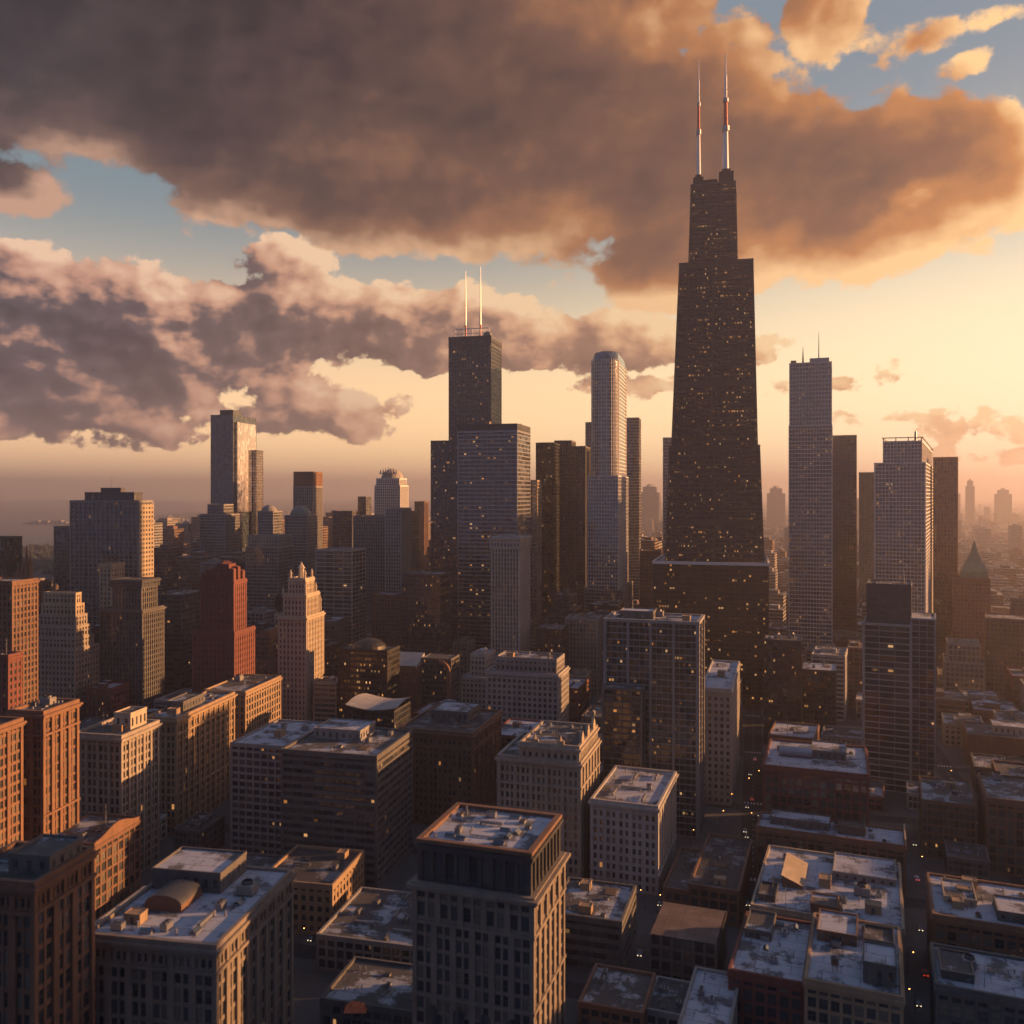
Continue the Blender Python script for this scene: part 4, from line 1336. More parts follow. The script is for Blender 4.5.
for px, lf, py, D, dp, col, sty, lab in (
        (366, 358, 497, 1220, 18, 'dark_concrete', 'curtain', 'thin dark slab poking up left of the toothed-crown skyscraper'),
        (385, 354, 517, 1040, 30, 'concrete', 'rib', 'plain broad grey tower just below the thin dark slab'),
        (401, 386, 509, 1000, 30, 'pale_concrete', 'rib', 'pale slim block under the toothed-crown skyscraper'),
        (412, 402, 512, 1060, 22, 'dark_concrete', 'fine', 'dark narrow block right of the pale slim one'),
        (352, 333, 512, 1120, 26, 'dark_concrete', 'fine', 'dim square-topped block left of the thin dark slab'),
        (424, 415, 502, 1500, 20, 'brown', 'rib', 'hazy thin tower before the big glass tower, left side'),
        (440, 402, 575, 800, 30, 'dark_steel', 'curtain', 'dark glassy low block at the left foot of the twin-mast complex'),
        (400, 372, 596, 860, 26, 'brown', 'stone', 'brown shadowed block below the toothed-crown skyscraper'),
        (597, 566, 620, 790, 26, 'concrete', 'rib', 'grey vertical-ribbed low block left of the dark balcony tower'),
        (562, 536, 630, 760, 30, 'black_metal', 'curtain', 'black low block with pale roof edge under the twin slabs'),
        (672, 663, 438, 1080, 16, 'steel', 'curtain', 'thin blue-grey tower peeking out left of the tallest tower'),
        (856, 833, 436, 1010, 30, 'brown', 'rib', 'plain brown slab directly behind the pale masted tower'),
        (874, 860, 473, 1260, 22, 'dark_concrete', 'rib', 'slim hazy tower between the brown slab and the balconied tower'),
        (957, 934, 458, 900, 28, 'brown', 'rib', 'plain dark slab touching the right side of the balconied tower'),
        (639, 625, 418, 1180, 24, 'pale_concrete', 'curtain', 'faint pale tower behind the right shoulder of the round-cornered skyscraper'),
        (592, 586, 423, 1170, 20, 'sandstone', 'rib', 'sliver of sunlit tower left of the round-cornered skyscraper'),
        (660, 640, 552, 1000, 28, 'brown', 'stone', 'brown hazy block left of the tallest tower waist'),
        (1042, 986, 622, 760, 34, 'brown', 'stone', 'dark hazy apartment slab at right edge below the pyramid roof'),
        (1030, 1012, 600, 860, 26, 'dark_concrete', 'rib', 'dim narrow block at right edge above the hazy slab')):
    b = B('office_block', lab, px, lf, D, depth=dp, a=27 if px > 930 else (19 if px > 800 else 14), ybot=(HY + CAMZ * F / D) - 20)
    b.tier(b.z(py), col, 'glass_dim' if col not in ('black_metal', 'dark_steel') else 'glass_office', sty, roof='patchy_roof')
    if D < 900 or px in (856, 957):
        b.clutter(3)

# twin-mast complex
b = B('mast_tower', 'dark glass skyscraper with two thin masts and mast frame behind the big glass block', 491, 449, 945, depth=40, a=15, ybot=430)
b.tier(b.z(345), 'dark_steel', 'glass_office', (4, 3, 1.0, .35, .15, .3, .8), roof='tar_roof')
b.tier(b.z(336), 'dark_steel', 'glass_dim', (5, 3, 3, 1, .2, .4, .8), roof='tar_roof', parts=('cap', 'cap_glazing', 'roof'))
x0, x1, y0, y1, z = b.top
for fx, py in ((.26, 268), (.62, 265)):
    q = MB()
    xc = x0 + (x1 - x0) * fx
    zt = b.z(py, 960)
    q.tube((xc, 0, z), (xc, 0, z + 16), 1.1, 1.0, 8, 1)
    q.tube((xc, 0, z + 16), (xc, 0, zt), .9, .25, 8, 0)
    q.obj('mast', ['steel', 'red_paint'], b.o)
q = MB()
for fx in (.1, .3, .5, .7, .9):
    xc = x0 + (x1 - x0) * fx
    q.tube((xc, y0 + 8, z), (xc, y0 + 8, z + 10), .4, .4, 6)
q.tube((x0 + 4, y0 + 8, z + 10), (x1 - 4, y0 + 8, z + 10), .5, .5, 6)
q.tube((x0 + 4, y0 + 8, z + 5), (x1 - 4, y0 + 8, z + 5), .3, .3, 6)
q.obj('mast_frame', ['white_paint'], b.o)
put(b.o, 'cooling_tower', x1 - 6, y0 + 8, z, 0, 1.5)
b = B('glass_block', 'massive banded glass office block with sunlit right face before the masted skyscraper', 517, 458, 880, back=530, a=15, ybot=560)
b.tier(b.z(431), 'steel', 'glass_office', (4.1, 6, 1.2, .25, .4, .1, 1.0), roof='tar_roof')
b.tier(b.z(424), 'dark_steel', 'glass_dim', (7, 6, 5, 1.2, .2, .3, .6), roof='tar_roof', parts=('cap', 'cap_glazing', 'roof'))
b.clutter(3)
b = B('glass_block', 'narrower dark glass wing standing left of the massive banded block', 459, 431, 905, depth=36, a=15, ybot=570)
b.tier(b.z(441), 'dark_steel', 'glass_office', (4, 3.2, 1.0, .25, .2, .25, .8), roof='tar_roof')
b = B('glass_block', 'thin warm glass slab behind the right edge of the massive banded block', 537, 528, 935, depth=20, a=15, ybot=560)
b.tier(b.z(481), 'sandstone', 'glass_mirror', 'fine', roof='tar_roof')
b = B('slender_tower', 'slender pale ribbed tower with flared cap in front of the massive banded block', 519, 492, 765, back=529, a=15, ybot=660)
b.tier(b.z(549), 'pale_concrete', 'glass_dim', (3.9, 2.6, .8, 1.1, .15, .8, .3), roof=None)
b.tier(b.z(538), 'pale_concrete', 'glass_dim', (4.5, 3, 2, 1.2, .2, .5, .8), ins=(-1.2, -1.2, -1.2, -1.2), roof='patchy_roof', cornice=.8, parts=('cap', 'cap_glazing', 'roof'))
b = B('office_block', 'black slab forming left half of the pair right of the banded glass block', 553, 536, 1020, depth=40, a=14, ybot=600)
b.tier(b.z(443), 'black_metal', 'glass_office', 'curtain', roof='tar_roof')
b = B('office_block', 'brownish grey slab with raised centre forming right half of the pair', 585, 553, 1060, depth=34, a=14, ybot=600)
b.tier(b.z(447), 'dark_concrete', 'glass_dim', 'rib', roof='tar_roof')
b.tier(b.z(441), 'dark_concrete', 'glass_dim', 'rib', ins=(2, 17, 2, 4), roof='tar_roof')

# round-cornered skyscraper
b = B('round_cornered_skyscraper', 'pale glass skyscraper with rounded shoulders and wider lower half in centre skyline', 618, 588, 950, back=628, a=14, ybot=600)
rz = b.z(476)
b.tier(b.z(590), 'concrete', 'glass_office', 'fine', ins=(-3, -5, -3, -3), roof='tar_roof')
b.tier(rz, 'white_cladding', 'glass_blue', (4, 2.8, .9, .4, .15, .35, .6), roof='tar_roof')
zs = [rz, b.z(360), b.z(354), b.z(350), b.z(348.5)]
ks = [1, 1, .95, .86, .74]
wb, gb = MB(), MB()
X0, X1, Y0, Y1 = b.x0 + 2.5, b.x1 - 1, b.y0 + 1.5, b.y1 - 2
def rr(k, o=0.0, n=7, r=12.0):
    xc, yc = (X0 + X1) / 2, (Y0 + Y1) / 2
    hx, hy = (X1 - X0) / 2 * k + o, (Y1 - Y0) / 2 * k + o
    out = []
    for cx, cy, t0 in ((1, -1, -pi / 2), (1, 1, 0), (-1, 1, pi / 2), (-1, -1, pi)):
        for i in range(n + 1):
            t = t0 + pi / 2 * i / n
            out.append((xc + cx * (hx - r) + r * cos(t), yc + cy * (hy - r) + r * sin(t)))
    return out
for i in range(4):
    A, C = rr(ks[i]), rr(ks[i + 1])
    per = 0
    for j in range(len(A)):
        k = (j + 1) % len(A)
        L = max(sqrt((A[j][0] - A[k][0]) ** 2 + (A[j][1] - A[k][1]) ** 2), .6)
        gb.poly([(*A[j], zs[i]), (*A[k], zs[i]), (*C[k], zs[i + 1]), (*C[j], zs[i + 1])], 0,
                [(per / 2.8, zs[i] / 4), ((per + L) / 2.8, zs[i] / 4), ((per + L) / 2.8, zs[i + 1] / 4), (per / 2.8, zs[i + 1] / 4)])
        per += L
gb.poly([(*p, zs[4]) for p in rr(ks[4])])
zz = rz
while zz < zs[1]:
    A, C = rr(1, .35), rr(1, 0)
    for j in range(len(A)):
        k = (j + 1) % len(A)
        wb.poly([(*A[j], zz), (*A[k], zz), (*A[k], zz + 1), (*A[j], zz + 1)])
        wb.poly([(*A[j], zz + 1), (*A[k], zz + 1), (*C[k], zz + 1), (*C[j], zz + 1)])
    zz += 4
A = rr(1, .6)
for j in range(0, len(A), 1):
    p = A[j]
    wb.tube((p[0], p[1], rz), (p[0], p[1], zs[1] + 2), .35, .35, 4)
for i in range(1, 9):
    x = X0 + 7 + (X1 - X0 - 14) * i / 9
    wb.box(x - .2, x + .2, Y0 - .7, Y0, rz, zs[1] + 2)
gb.obj('glazing', ['glass_blue'], b.o)
wb.obj('shaft', ['white_cladding'], b.o)

# the tallest tower
b = B('tallest_tower', 'tallest black skyscraper of stacked tapering tubes with two white antennas', 762, 668, 755, depth=66, a=15, ybot=690)
D0 = 755
b.x0 -= 2
zp = b.z(564)
b.tier(zp, 'black_metal', 'glass_black', (3.9, 4.4, 1.0, .5, .1, .3, 1.5), ins=(-9, -5, -13, -6), roof='snow_roof', parts=('podium_wall', 'podium_glazing', 'podium_roof'))
def shaft(b, z0, z1, i0, i1, wall='bronze', glass='glass_black', split=True):
    """A slightly tapering stage with floor bands and a dark seam up the middle of each face."""
    wb, gb = MB(), MB()
    nf = round((z1 - z0) / 3.9)
    r = lambda i_: (b.x0 + i_[0], b.x1 - i_[1], b.y0 + i_[2], b.y1 - i_[3])
    e0, e1 = r(i0), r(i1)
    at_ = lambda t: [e0[k] + (e1[k] - e0[k]) * t for k in range(4)]
    cor = lambda e: [(e[0], e[2]), (e[1], e[2]), (e[1], e[3]), (e[0], e[3])]
    A, C = cor(e0), cor(e1)
    for k in range(4):
        j = (k + 1) % 4
        L = sqrt((A[k][0] - A[j][0]) ** 2 + (A[k][1] - A[j][1]) ** 2)
        nb = round(L / 2.3)
        gb.poly([(*A[k], z0), (*A[j], z0), (*C[j], z1), (*C[k], z1)], 0, [(k * 60, 0), (k * 60 + nb, 0), (k * 60 + nb, nf), (k * 60, nf)])
        n = (A[j][1] - A[k][1]) / L, -(A[j][0] - A[k][0]) / L
        nm = round(L / 4.6)
        for m in range(nm + 1):
            t = m / nm
            w = .9 if (m in (0, nm)) else (1.5 if m == nm // 2 and split else .28)
            d = .55 if m in (0, nm, nm // 2) else .3
            for P, z_, Q, zz_ in ((A, z0, C, z1),):
                ux, uy = (A[j][0] - A[k][0]) / L, (A[j][1] - A[k][1]) / L
                pa = (P[k][0] + (P[j][0] - P[k][0]) * t, P[k][1] + (P[j][1] - P[k][1]) * t)
                pb = (Q[k][0] + (Q[j][0] - Q[k][0]) * t, Q[k][1] + (Q[j][1] - Q[k][1]) * t)
                F_ = lambda p, s_, o, z__: (p[0] + ux * s_ + n[0] * o, p[1] + uy * s_ + n[1] * o, z__)
                wb.poly([F_(pa, -w / 2, d, z0), F_(pa, w / 2, d, z0), F_(pb, w / 2, d, z1 + .5), F_(pb, -w / 2, d, z1 + .5)])
                wb.poly([F_(pa, w / 2, d, z0), F_(pa, w / 2, 0, z0), F_(pb, w / 2, 0, z1 + .5), F_(pb, w / 2, d, z1 + .5)])
                wb.poly([F_(pa, -w / 2, 0, z0), F_(pa, -w / 2, d, z0), F_(pb, -w / 2, d, z1 + .5), F_(pb, -w / 2, 0, z1 + .5)])
    for f in range(nf):
        t = f / nf
        e = at_(t)
        wb.ring(*e, .16, z0 + (z1 - z0) * t, z0 + (z1 - z0) * t + (4.6 if f in (nf // 3, nf - 1) and split else 1.3))
    e = at_(1)
    wb.ring(*e, .7, z1 - .8, z1 + 1.2, inner=.6)
    wb.poly([(e[0], e[2], z1 + .4), (e[1], e[2], z1 + .4), (e[1], e[3], z1 + .4), (e[0], e[3], z1 + .4)])
    wb.obj('tube_wall', [wall], b.o)
    gb.obj('tube_glazing', [glass], b.o)
    b.top = (*e, z1 + .4)
q = MB()
q.ring(b.x0 - 9, b.x1 + 5, b.y0 - 13, b.y1 + 6, .9, zp - .6, zp + 1.9, inner=.6)
q.obj('podium_coping', ['white_cladding'], b.o)
kx = b.w / (762 - 668)
pi_ = lambda l, r, f, k: ((l - 668) * kx, (762 - r) * kx, f, k)
shaft(b, zp, b.z(446), pi_(668, 764, 0, 4), pi_(672, 759.5, 1, 6))
shaft(b, b.z(446), b.z(258), pi_(674, 757.5, 2, 10), pi_(682, 753, 4, 14))
shaft(b, b.z(258), b.z(176), pi_(691, 737, 8, 20), pi_(693.5, 735.5, 9, 22), split=False)
x0, x1, y0, y1, z = b.top
for fx, fw, h, s_ in ((.16, .12, 7, 0), (.80, .17, 10, 1)):
    q = MB()
    xc, hw = x0 + (x1 - x0) * fx, (x1 - x0) * fw
    q.box(xc - hw, xc + hw, y0 + 1, y0 + 9, z, z + h)
    q.box(xc - hw * .6, xc + hw * .6, y0 + 2, y0 + 7, z + h, z + h + 2.5)
    q.obj('antenna_base', ['black_metal'], b.o)
q = MB()
q.box(x0 + 10, x0 + 22, y0 + 1, y0 + 12, z, z + 4)
q.obj('plant_room', ['black_metal'], b.o)
for fx, py, r0 in ((.16, 62, 2.0), (.78, 60, 3.0)):
    q = MB()
    xc = x0 + (x1 - x0) * fx
    z0, zt = z + 8, b.z(py, 788)
    L = zt - z0
    yc = y0 + 5
    q.tube((xc, yc, z0), (xc, yc, z0 + L * .36), r0, r0 * .7, 10, 0)
    q.tube((xc, yc, z0 + L * .36), (xc, yc, z0 + L * .40), r0 * 1.1, r0 * 1.1, 10, 2)
    q.tube((xc, yc, z0 + L * .40), (xc, yc, z0 + L * .60), r0 * .62, r0 * .5, 8, 1)
    q.tube((xc, yc, z0 + L * .60), (xc, yc, z0 + L * .63), r0 * .8, r0 * .8, 8, 2)
    q.tube((xc, yc, z0 + L * .63), (xc, yc, z0 + L * .82), r0 * .42, r0 * .36, 8, 0)
    q.tube((xc, yc, z0 + L * .82), (xc, yc, zt), r0 * .32, r0 * .22, 6, 0)
    for t in (.1, .2, .3, .46, .54, .7):
        q.box(xc - r0 * .9, xc + r0 * .9, yc - .15, yc + .15, z0 + L * t, z0 + L * t + .4, 2, bottom=True)
    q.obj('antenna', ['white_paint', 'red_paint', 'steel'], b.o)

# right of the tallest tower
b = B('masted_tower', 'tall pale glass tower with thin mast and short spike on its flat top', 832, 789, 838, depth=34, a=20, ybot=640)
b.tier(b.z(425), 'white_cladding', 'glass_office', (3.8, 2.8, 1.0, .35, .2, .3, .5), roof='tar_roof')
b.tier(b.z(362), 'white_cladding', 'glass_blue', (4, 2.8, .8, .3, .12, .3, .8), ins=(.5, .5, .5, .5), roof='tar_roof')
x0, x1, y0, y1, z = b.top
q = MB()
q.box(x0 + 1, x0 + 6, y0 + 1, y0 + 4, z, z + 3)
q.tube((x0 + 12, y0 + 2, z), (x0 + 12, y0 + 2, b.z(345)), 1.0, .15, 6)
q.obj('spike', ['dark_steel'], b.o)
q = MB()
q.tube((x0 + 26, y0 + 6, z), (x0 + 26, y0 + 6, b.z(330)), .7, .15, 6)
q.obj('mast', ['steel'], b.o)
q = MB()
q.ring(x0 + 18, x1 - 2, y0 + 2, y0 + 16, 0, z, z + 4.5, inner=.8)
q.obj('plant_screen', ['steel'], b.o)
b = B('balconied_tower', 'wide pale tower with balcony lines and open framed crown with short mast, right skyline', 925, 875, 805, back=935, a=27, ybot=600)
b.tier(b.z(463), 'white_cladding', 'glass_office', (3.5, 3.0, .8, .5, .7, .4, .8), roof='patchy_roof')
b.tier(b.z(441), 'white_cladding', 'glass_dim', (3.5, 3.0, .8, .6, .3, .5, .8), ins=(7, 3, 3, 3), roof='patchy_roof')
x0, x1, y0, y1, z = b.top
q = MB()
q.ring(x0 - 1, x1 + 1, y0 - 1, y1 + 1, .3, z + 3, z + 3.8, inner=.6)
for fx in (0, .33, .66, 1):
    xc = x0 + (x1 - x0) * fx
    q.box(xc - .4, xc + .4, y0 - 1, y0 - .3, z - 18, z + 3)
    q.box(xc - .4, xc + .4, y1 + .3, y1 + 1, z - 18, z + 3)
q.obj('crown_frame', ['pale_concrete'], b.o)
q = MB()
q.tube((x1 - 5, y0 + 3, z), (x1 - 5, y0 + 3, z + 9), 1.2, .9, 8)
q.obj('mast', ['steel'], b.o)
b = B('pyramid_tower', 'dim brown block with pointed pyramid roof in the orange haze at right', 990, 953, 855, depth=34, a=25, ybot=640)
b.tier(b.z(580), 'brown', 'glass_dim', 'stone', roof='tar_roof')
x0, x1, y0, y1, z = b.top
q = MB()
xa, xb, ya, yb, zb = x0 + 7, x1 - 1, y0 + 3, y1 - 4, z
P = ((xa + xb) / 2, (ya + yb) / 2)
q.prism([(xa, ya), (xb, ya), (xb, yb), (xa, yb)], zb, zb + 7)
prev = [(xa, ya), (xb, ya), (xb, yb), (xa, yb)]
pz = zb + 7
for k, dz in ((.55, 9), (.25, 10), (.03, 10)):
    cur = [(P[0] + (p[0] - P[0]) * k, P[1] + (p[1] - P[1]) * k) for p in [(xa, ya), (xb, ya), (xb, yb), (xa, yb)]]
    for i in range(4):
        j = (i + 1) % 4
        q.poly([(*prev[i], pz), (*prev[j], pz), (*cur[j], pz + dz), (*cur[i], pz + dz)])
    prev, pz = cur, pz + dz
q.obj('pyramid_roof', ['copper'], b.o)


# ================================================================== the rest of the city
def inside(x, y, m=0.0):
    for ox, oy, hw, hd, a, _ in FOOT:
        dx_, dy_ = x - ox, y - oy
        if abs(dx_ * cos(a) - dy_ * sin(a)) < hw + m and abs(dx_ * sin(a) + dy_ * cos(a)) < hd + m:
            return True
    return False


def clash(x, y, hw, hd, a, m=3.0):
    f = (x, y, hw + m, hd + m, a)
    for g in FOOT:
        if abs(g[0] - x) > 140 or abs(g[1] - y) > 140:
            continue
        hit = True
        for b_ in (f, g):
            for ax in ((cos(b_[4]), -sin(b_[4])), (sin(b_[4]), cos(b_[4]))):
                lo = []
                for q in (f, g):
                    c_ = q[0] * ax[0] + q[1] * ax[1]
                    r_ = abs(q[2] * (cos(q[4]) * ax[0] - sin(q[4]) * ax[1])) + abs(q[3] * (sin(q[4]) * ax[0] + cos(q[4]) * ax[1]))
                    lo.append((c_ - r_, c_ + r_))
                if lo[0][1] <= lo[1][0] or lo[1][1] <= lo[0][0]:
                    hit = False
        if hit:
            return True
    return False


SKY_LIMIT = [(-200, 600), (0, 584), (68, 582), (74, 540), (140, 522), (205, 516), (300, 512), (430, 514), (445, 545), (530, 560), (600, 520),
             (672, 545), (770, 560), (800, 580), (870, 600), (960, 590), (1024, 575), (1200, 570)]


def sky_limit(px):
    for (a, p), (b_, q) in zip(SKY_LIMIT, SKY_LIMIT[1:]):
        if a <= px < b_:
            return p + (q - p) * (px - a) / (b_ - a)
    return 560


def height_cap(px0, px1, D):
    """The tallest a block may be without hiding what the photograph shows behind it."""
    lim = max(sky_limit(px0), sky_limit(px1)) if D > 620 else 650
    if D > 1300 and px0 > 76:
        lim = min(lim, 522 if px0 > 760 else 540)
    for l, r, yb, d in HEROES:
        if d > D and l - 2 < px1 and r + 2 > px0:
            lim = max(lim, yb - 3)
    return CAMZ - (lim - HY) * D / F


LIT = []       # places the photograph shows in sun: small blocks may not stand in their light
for key in ('fourth along', 'stepped parapet', 'deep orange-brown', 'stairs, far left', 'overhanging flat cap', 'deep red brick', 'gold right face', 'foot of the red',
            'ribbed slab with', 'chocolate', 'ornate beige', 'broad beige', 'gold-mirroring', 'curved orange', 'pale stone office', 'orange-lit brown tower', 'twin', 'massive banded', 'slim brown-capped'):
    for e_ in [o for o in bpy.data.objects if o.type == 'EMPTY' and key in o.get('label', '')]:
        g_ = next(q for q in FOOT if abs(q[0] - e_.location.x) < .1 and abs(q[1] - e_.location.y) < .1)
        zt_ = max((v.co.z for ch in e_.children if ch.name.startswith('wall') for v in ch.data.vertices), default=40)
        for k_ in (-.9, 0, .9):
            LIT.append((g_[0] + g_[2] * cos(g_[4]) + g_[3] * k_ * sin(g_[4]), g_[1] - g_[2] * sin(g_[4]) + g_[3] * k_ * cos(g_[4]), zt_ * .35))


def sun_cap(x, y, r_):
    cap = 999
    for lx, ly, lz in LIT:
        t = (x - lx) * sin(SUN_AZ) + (y - ly) * cos(SUN_AZ)
        if t > 0 and abs((x - lx) * cos(SUN_AZ) - (y - ly) * sin(SUN_AZ)) < r_ + 8:
            cap = min(cap, lz + max(t - r_, 0) * tan(SUN_EL))
    return cap


MARKS = [(60, 640, 'gold stepped tower'), (130, 660, 'flat-capped dark tower'), (225, 605, 'red stepped tower'), (300, 665, 'cream pinnacled tower'),
         (110, 800, 'ribbed slab with tan end'), (235, 1150, 'blue-grey glass tower'), (335, 850, 'pale-banded grey tower'), (388, 1300, 'toothed-crown skyscraper'),
         (365, 625, 'yellow-ribbon low-rise'), (435, 400, 'chocolate brown block'), (330, 400, 'banded slab block'), (490, 880, 'massive banded glass block'),
         (510, 765, 'slender flared tower'), (525, 625, 'pale stone office block'), (540, 402, 'ornate gabled tower'), (560, 1040, 'twin dark slabs'),
         (608, 950, 'round-cornered skyscraper'), (655, 490, 'dark balcony tower'), (630, 392, 'small white stone block'), (715, 755, 'tallest black tower'),
         (720, 536, 'narrow pale stone building'), (782, 620, 'slim black slab'), (815, 428, 'red brick warehouse'), (812, 905, 'pale masted tower'),
         (900, 520, 'striped glass tower'), (905, 805, 'wide balconied tower'), (970, 855, 'pyramid-roofed tower'), (1010, 560, 'windowless brown depot'),
         (1010, 760, 'hazy right-edge slab'), (485, 255, 'tray-roofed corner block'), (150, 230, 'broad bottom-left block'), (190, 462, 'tan avenue block'),
         (100, 402, 'cream stepped-parapet block'), (40, 362, 'strip-windowed orange block'), (830, 324, 'lean-to warehouse'), (1000, 405, 'curved-corner loft')]
USED = set()
WALLS = {'limestone': 'grey-beige', 'buff': 'tan', 'brown': 'brown', 'concrete': 'grey', 'dark_concrete': 'dark grey', 'red': 'red brick', 'pale_concrete': 'pale',
         'sandstone': 'sand-coloured', 'black_metal': 'black', 'dark_steel': 'slate-grey'}
ROOFS = {'snow_roof': 'snow-covered', 'patchy_roof': 'snow-patched', 'tar_roof': 'bare dark'}


def filler_label(px, D, h, wall, roof):
    mk = sorted(MARKS, key=lambda m: abs(m[0] - px) / 40 + abs(math.log(m[1] / D)) * 3.5)
    size = 'low' if h < 24 else ('mid-height' if h < 48 else 'tall')
    for m in mk[:4]:
        if abs(m[0] - px) > 20:
            rel = 'left of the' if px < m[0] else 'right of the'
        else:
            rel = 'behind the' if D > m[1] else 'in front of the'
        for q in ('', 'just ' if abs(D - m[1]) < 90 else 'well '):
            t = f'{size} {WALLS[wall]} block with {ROOFS[roof]} flat roof {q}{rel} {m[2]}'
            if t not in USED:
                USED.add(t)
                return t
    return None


rng = random.Random(11)
A15 = R(15)
PU, PV = 118.0, 104.0
cand = []
for i in range(-26, 28):
    for j in range(0, 26):
        for k in range(3):
            for l in range(2):
                u, v = i * PU + 8 + 17 + k * 34, j * PV + 7 + 22 + l * 44
                x, y = u * cos(A15) + v * sin(A15), -u * sin(A15) + v * cos(A15)
                if y < 225 or y > 2300:
                    continue
                px = 512 + F * x / y
                if -70 < px < 1095:
                    cand.append((y, x, px))
cand.sort()
nfill = 0
dist = MB()


def far_box(x, y, w, d, h, a, kind):
    ca, sa = cos(a), -sin(a)
    P = lambda p, q: (x + p * cos(a) + q * sin(a), y - p * sin(a) + q * cos(a))
    ring = [P(-w / 2, -d / 2), P(w / 2, -d / 2), P(w / 2, d / 2), P(-w / 2, d / 2)]
    dist.prism(ring, 0, h, kind, 3)
    n = max(1, int(h / 4.2))
    for i in range(n):                                  # window strips, proud of the wall
        z0, z1 = h * (i + .35) / n, h * (i + .8) / n
        e = .08
        r2 = [P(-w / 2 - e, -d / 2 - e), P(w / 2 + e, -d / 2 - e), P(w / 2 + e, d / 2 + e)]
        for s_ in range(2):
            p, q = r2[s_], r2[s_ + 1]
            L = w if s_ == 0 else d
            nb = max(2, int(L / 3.5))
            dist.poly([(*p, z0), (*q, z0), (*q, z1), (*p, z1)], 4, [(i * 7, 0.5), (i * 7 + nb, 0.5), (i * 7 + nb, .6), (i * 7, .6)])
    if h > 12:
        r3 = [P(-w / 5, -d / 5), P(w / 4, -d / 5), P(w / 4, d / 4), P(-w / 5, d / 4)]
        dist.prism(r3, h - .1, h + 3 + w * .05, kind, 3)


DISTM = ['brown', 'concrete', 'limestone', 'patchy_roof', 'glass_dim']
for y, x, px in cand:
    w, d = rng.uniform(22, 31), rng.uniform(28, 40)
    a = A15 + (R(8) if px > 700 else (-R(4) if px < 350 else R(2)))
    if clash(x, y, w / 2, d / 2, a):
        w, d = w * .6, d * .6
        if clash(x, y, w / 2, d / 2, a, 2.0):
            continue
    p0 = 512 + F * (x - w * .7) / y
    p1 = 512 + F * (x + w * .7) / y
    if px < 70 and y > 1900:
        continue
    cap = min(height_cap(p0, p1, y - d / 2), max(sun_cap(x, y, d / 2 + 2), 8))
    if y < 640:
        h = rng.uniform(12, 30)
    elif y < 1100:
        h = rng.choice((rng.uniform(15, 40), rng.uniform(35, 75), rng.uniform(60, 120)))
    else:
        h = rng.choice((rng.uniform(14, 40), rng.uniform(40, 80), rng.uniform(70, 150)))
    if px > 770 and y > 600:
        h = rng.choice((rng.uniform(9, 24), rng.uniform(12, 50)))
    h = min(h, cap)
    if h < 7:
        if cap < 4:
            continue
        h = max(cap, 5)
    rows = HY + (CAMZ - h) * F / (y - d / 2)
    if rows > 1050:
        continue
    big = y < 1000 and nfill < 205
    if not big:
        far_box(x, y, w, d, h, a, rng.choice((0, 0, 1, 2)))
        FOOT.append((x, y, w / 2, d / 2, a, 'far'))
        continue
    wall = rng.choice(list(WALLS)[:8] if h < 55 else ['concrete', 'dark_concrete', 'dark_steel', 'brown', 'limestone', 'black_metal'])
    roof = rng.choice(['snow_roof', 'patchy_roof', 'patchy_roof', 'tar_roof'])
    lab = filler_label(px, y, h, wall, roof)
    if not lab or len(lab.split()) > 16:
        continue
    nfill += 1
    sty = STY[rng.choice(['stone', 'loft', 'grid', 'stone', 'fine', 'band'])] if h < 60 else STY[rng.choice(['fine', 'rib', 'grid', 'band', 'curtain'])]
    glass = 'glass_office' if wall in ('black_metal', 'dark_steel') else 'glass_dim'
    nm = 'city_block' if h < 60 else 'city_tower'
    wb, gb, rb = MB(), MB(), MB()
    hx, hy = w / 2, d / 2
    one = y > 600
    tgt = wb if one else gb
    rt = wb if one else rb
    if h > 45 and rng.random() < .6:
        h1 = h * rng.uniform(.6, .85)
        lattice(wb, tgt, -hx, hx, -hy, hy, 0, h1, sty, 0, 1 if one else 0)
        rt.poly([(-hx, -hy, h1 + .2), (hx, -hy, h1 + .2), (hx, hy, h1 + .2), (-hx, hy, h1 + .2)], 2 if one else 0)
        g_ = rng.uniform(2.5, 6)
        hx, hy = hx - g_, hy - g_
        lattice(wb, tgt, -hx, hx, -hy, hy, h1, h, sty, 0, 1 if one else 0)
    else:
        lattice(wb, tgt, -hx, hx, -hy, hy, 0, h, sty, 0, 1 if one else 0)
    rt.poly([(-hx, -hy, h + .2), (hx, -hy, h + .2), (hx, hy, h + .2), (-hx, hy, h + .2)], 2 if one else 0)
    if one:
        for _ in range(rng.randint(1, 3)):              # plant rooms
            bw, bd, bh = rng.uniform(2, hx * .5), rng.uniform(2, hy * .5), rng.uniform(2, 5)
            bx, by = rng.uniform(-hx + bw + 1, hx - bw - 1), rng.uniform(-hy + bd + 1, hy - bd - 1)
            wb.box(bx - bw, bx + bw, by - bd, by + bd, h + .1 + _ * .03, h + bh + _ * .17, 0, 2)
        o = wb.obj(nm, [wall, glass, roof])
        o.location = (x, y, 0)
        o.rotation_euler = (0, 0, -a)
    else:
        o = bpy.data.objects.new(nm, None)
        COL.objects.link(o)
        o.location = (x, y, 0)
        o.rotation_euler = (0, 0, -a)
        wb.obj('wall', [wall], o)
        gb.obj('glazing', [glass], o)
        rb.obj('roof', [roof], o)
        clutter(o, -hx + .8, hx - .8, -hy + .8, hy - .8, h + .2, rng, rng.randint(3, 7), None, .9)
    tag(o, lab, 'building', 'smaller blocks filling the street grid')
    FOOT.append((x, y, w / 2, d / 2, a, nm))

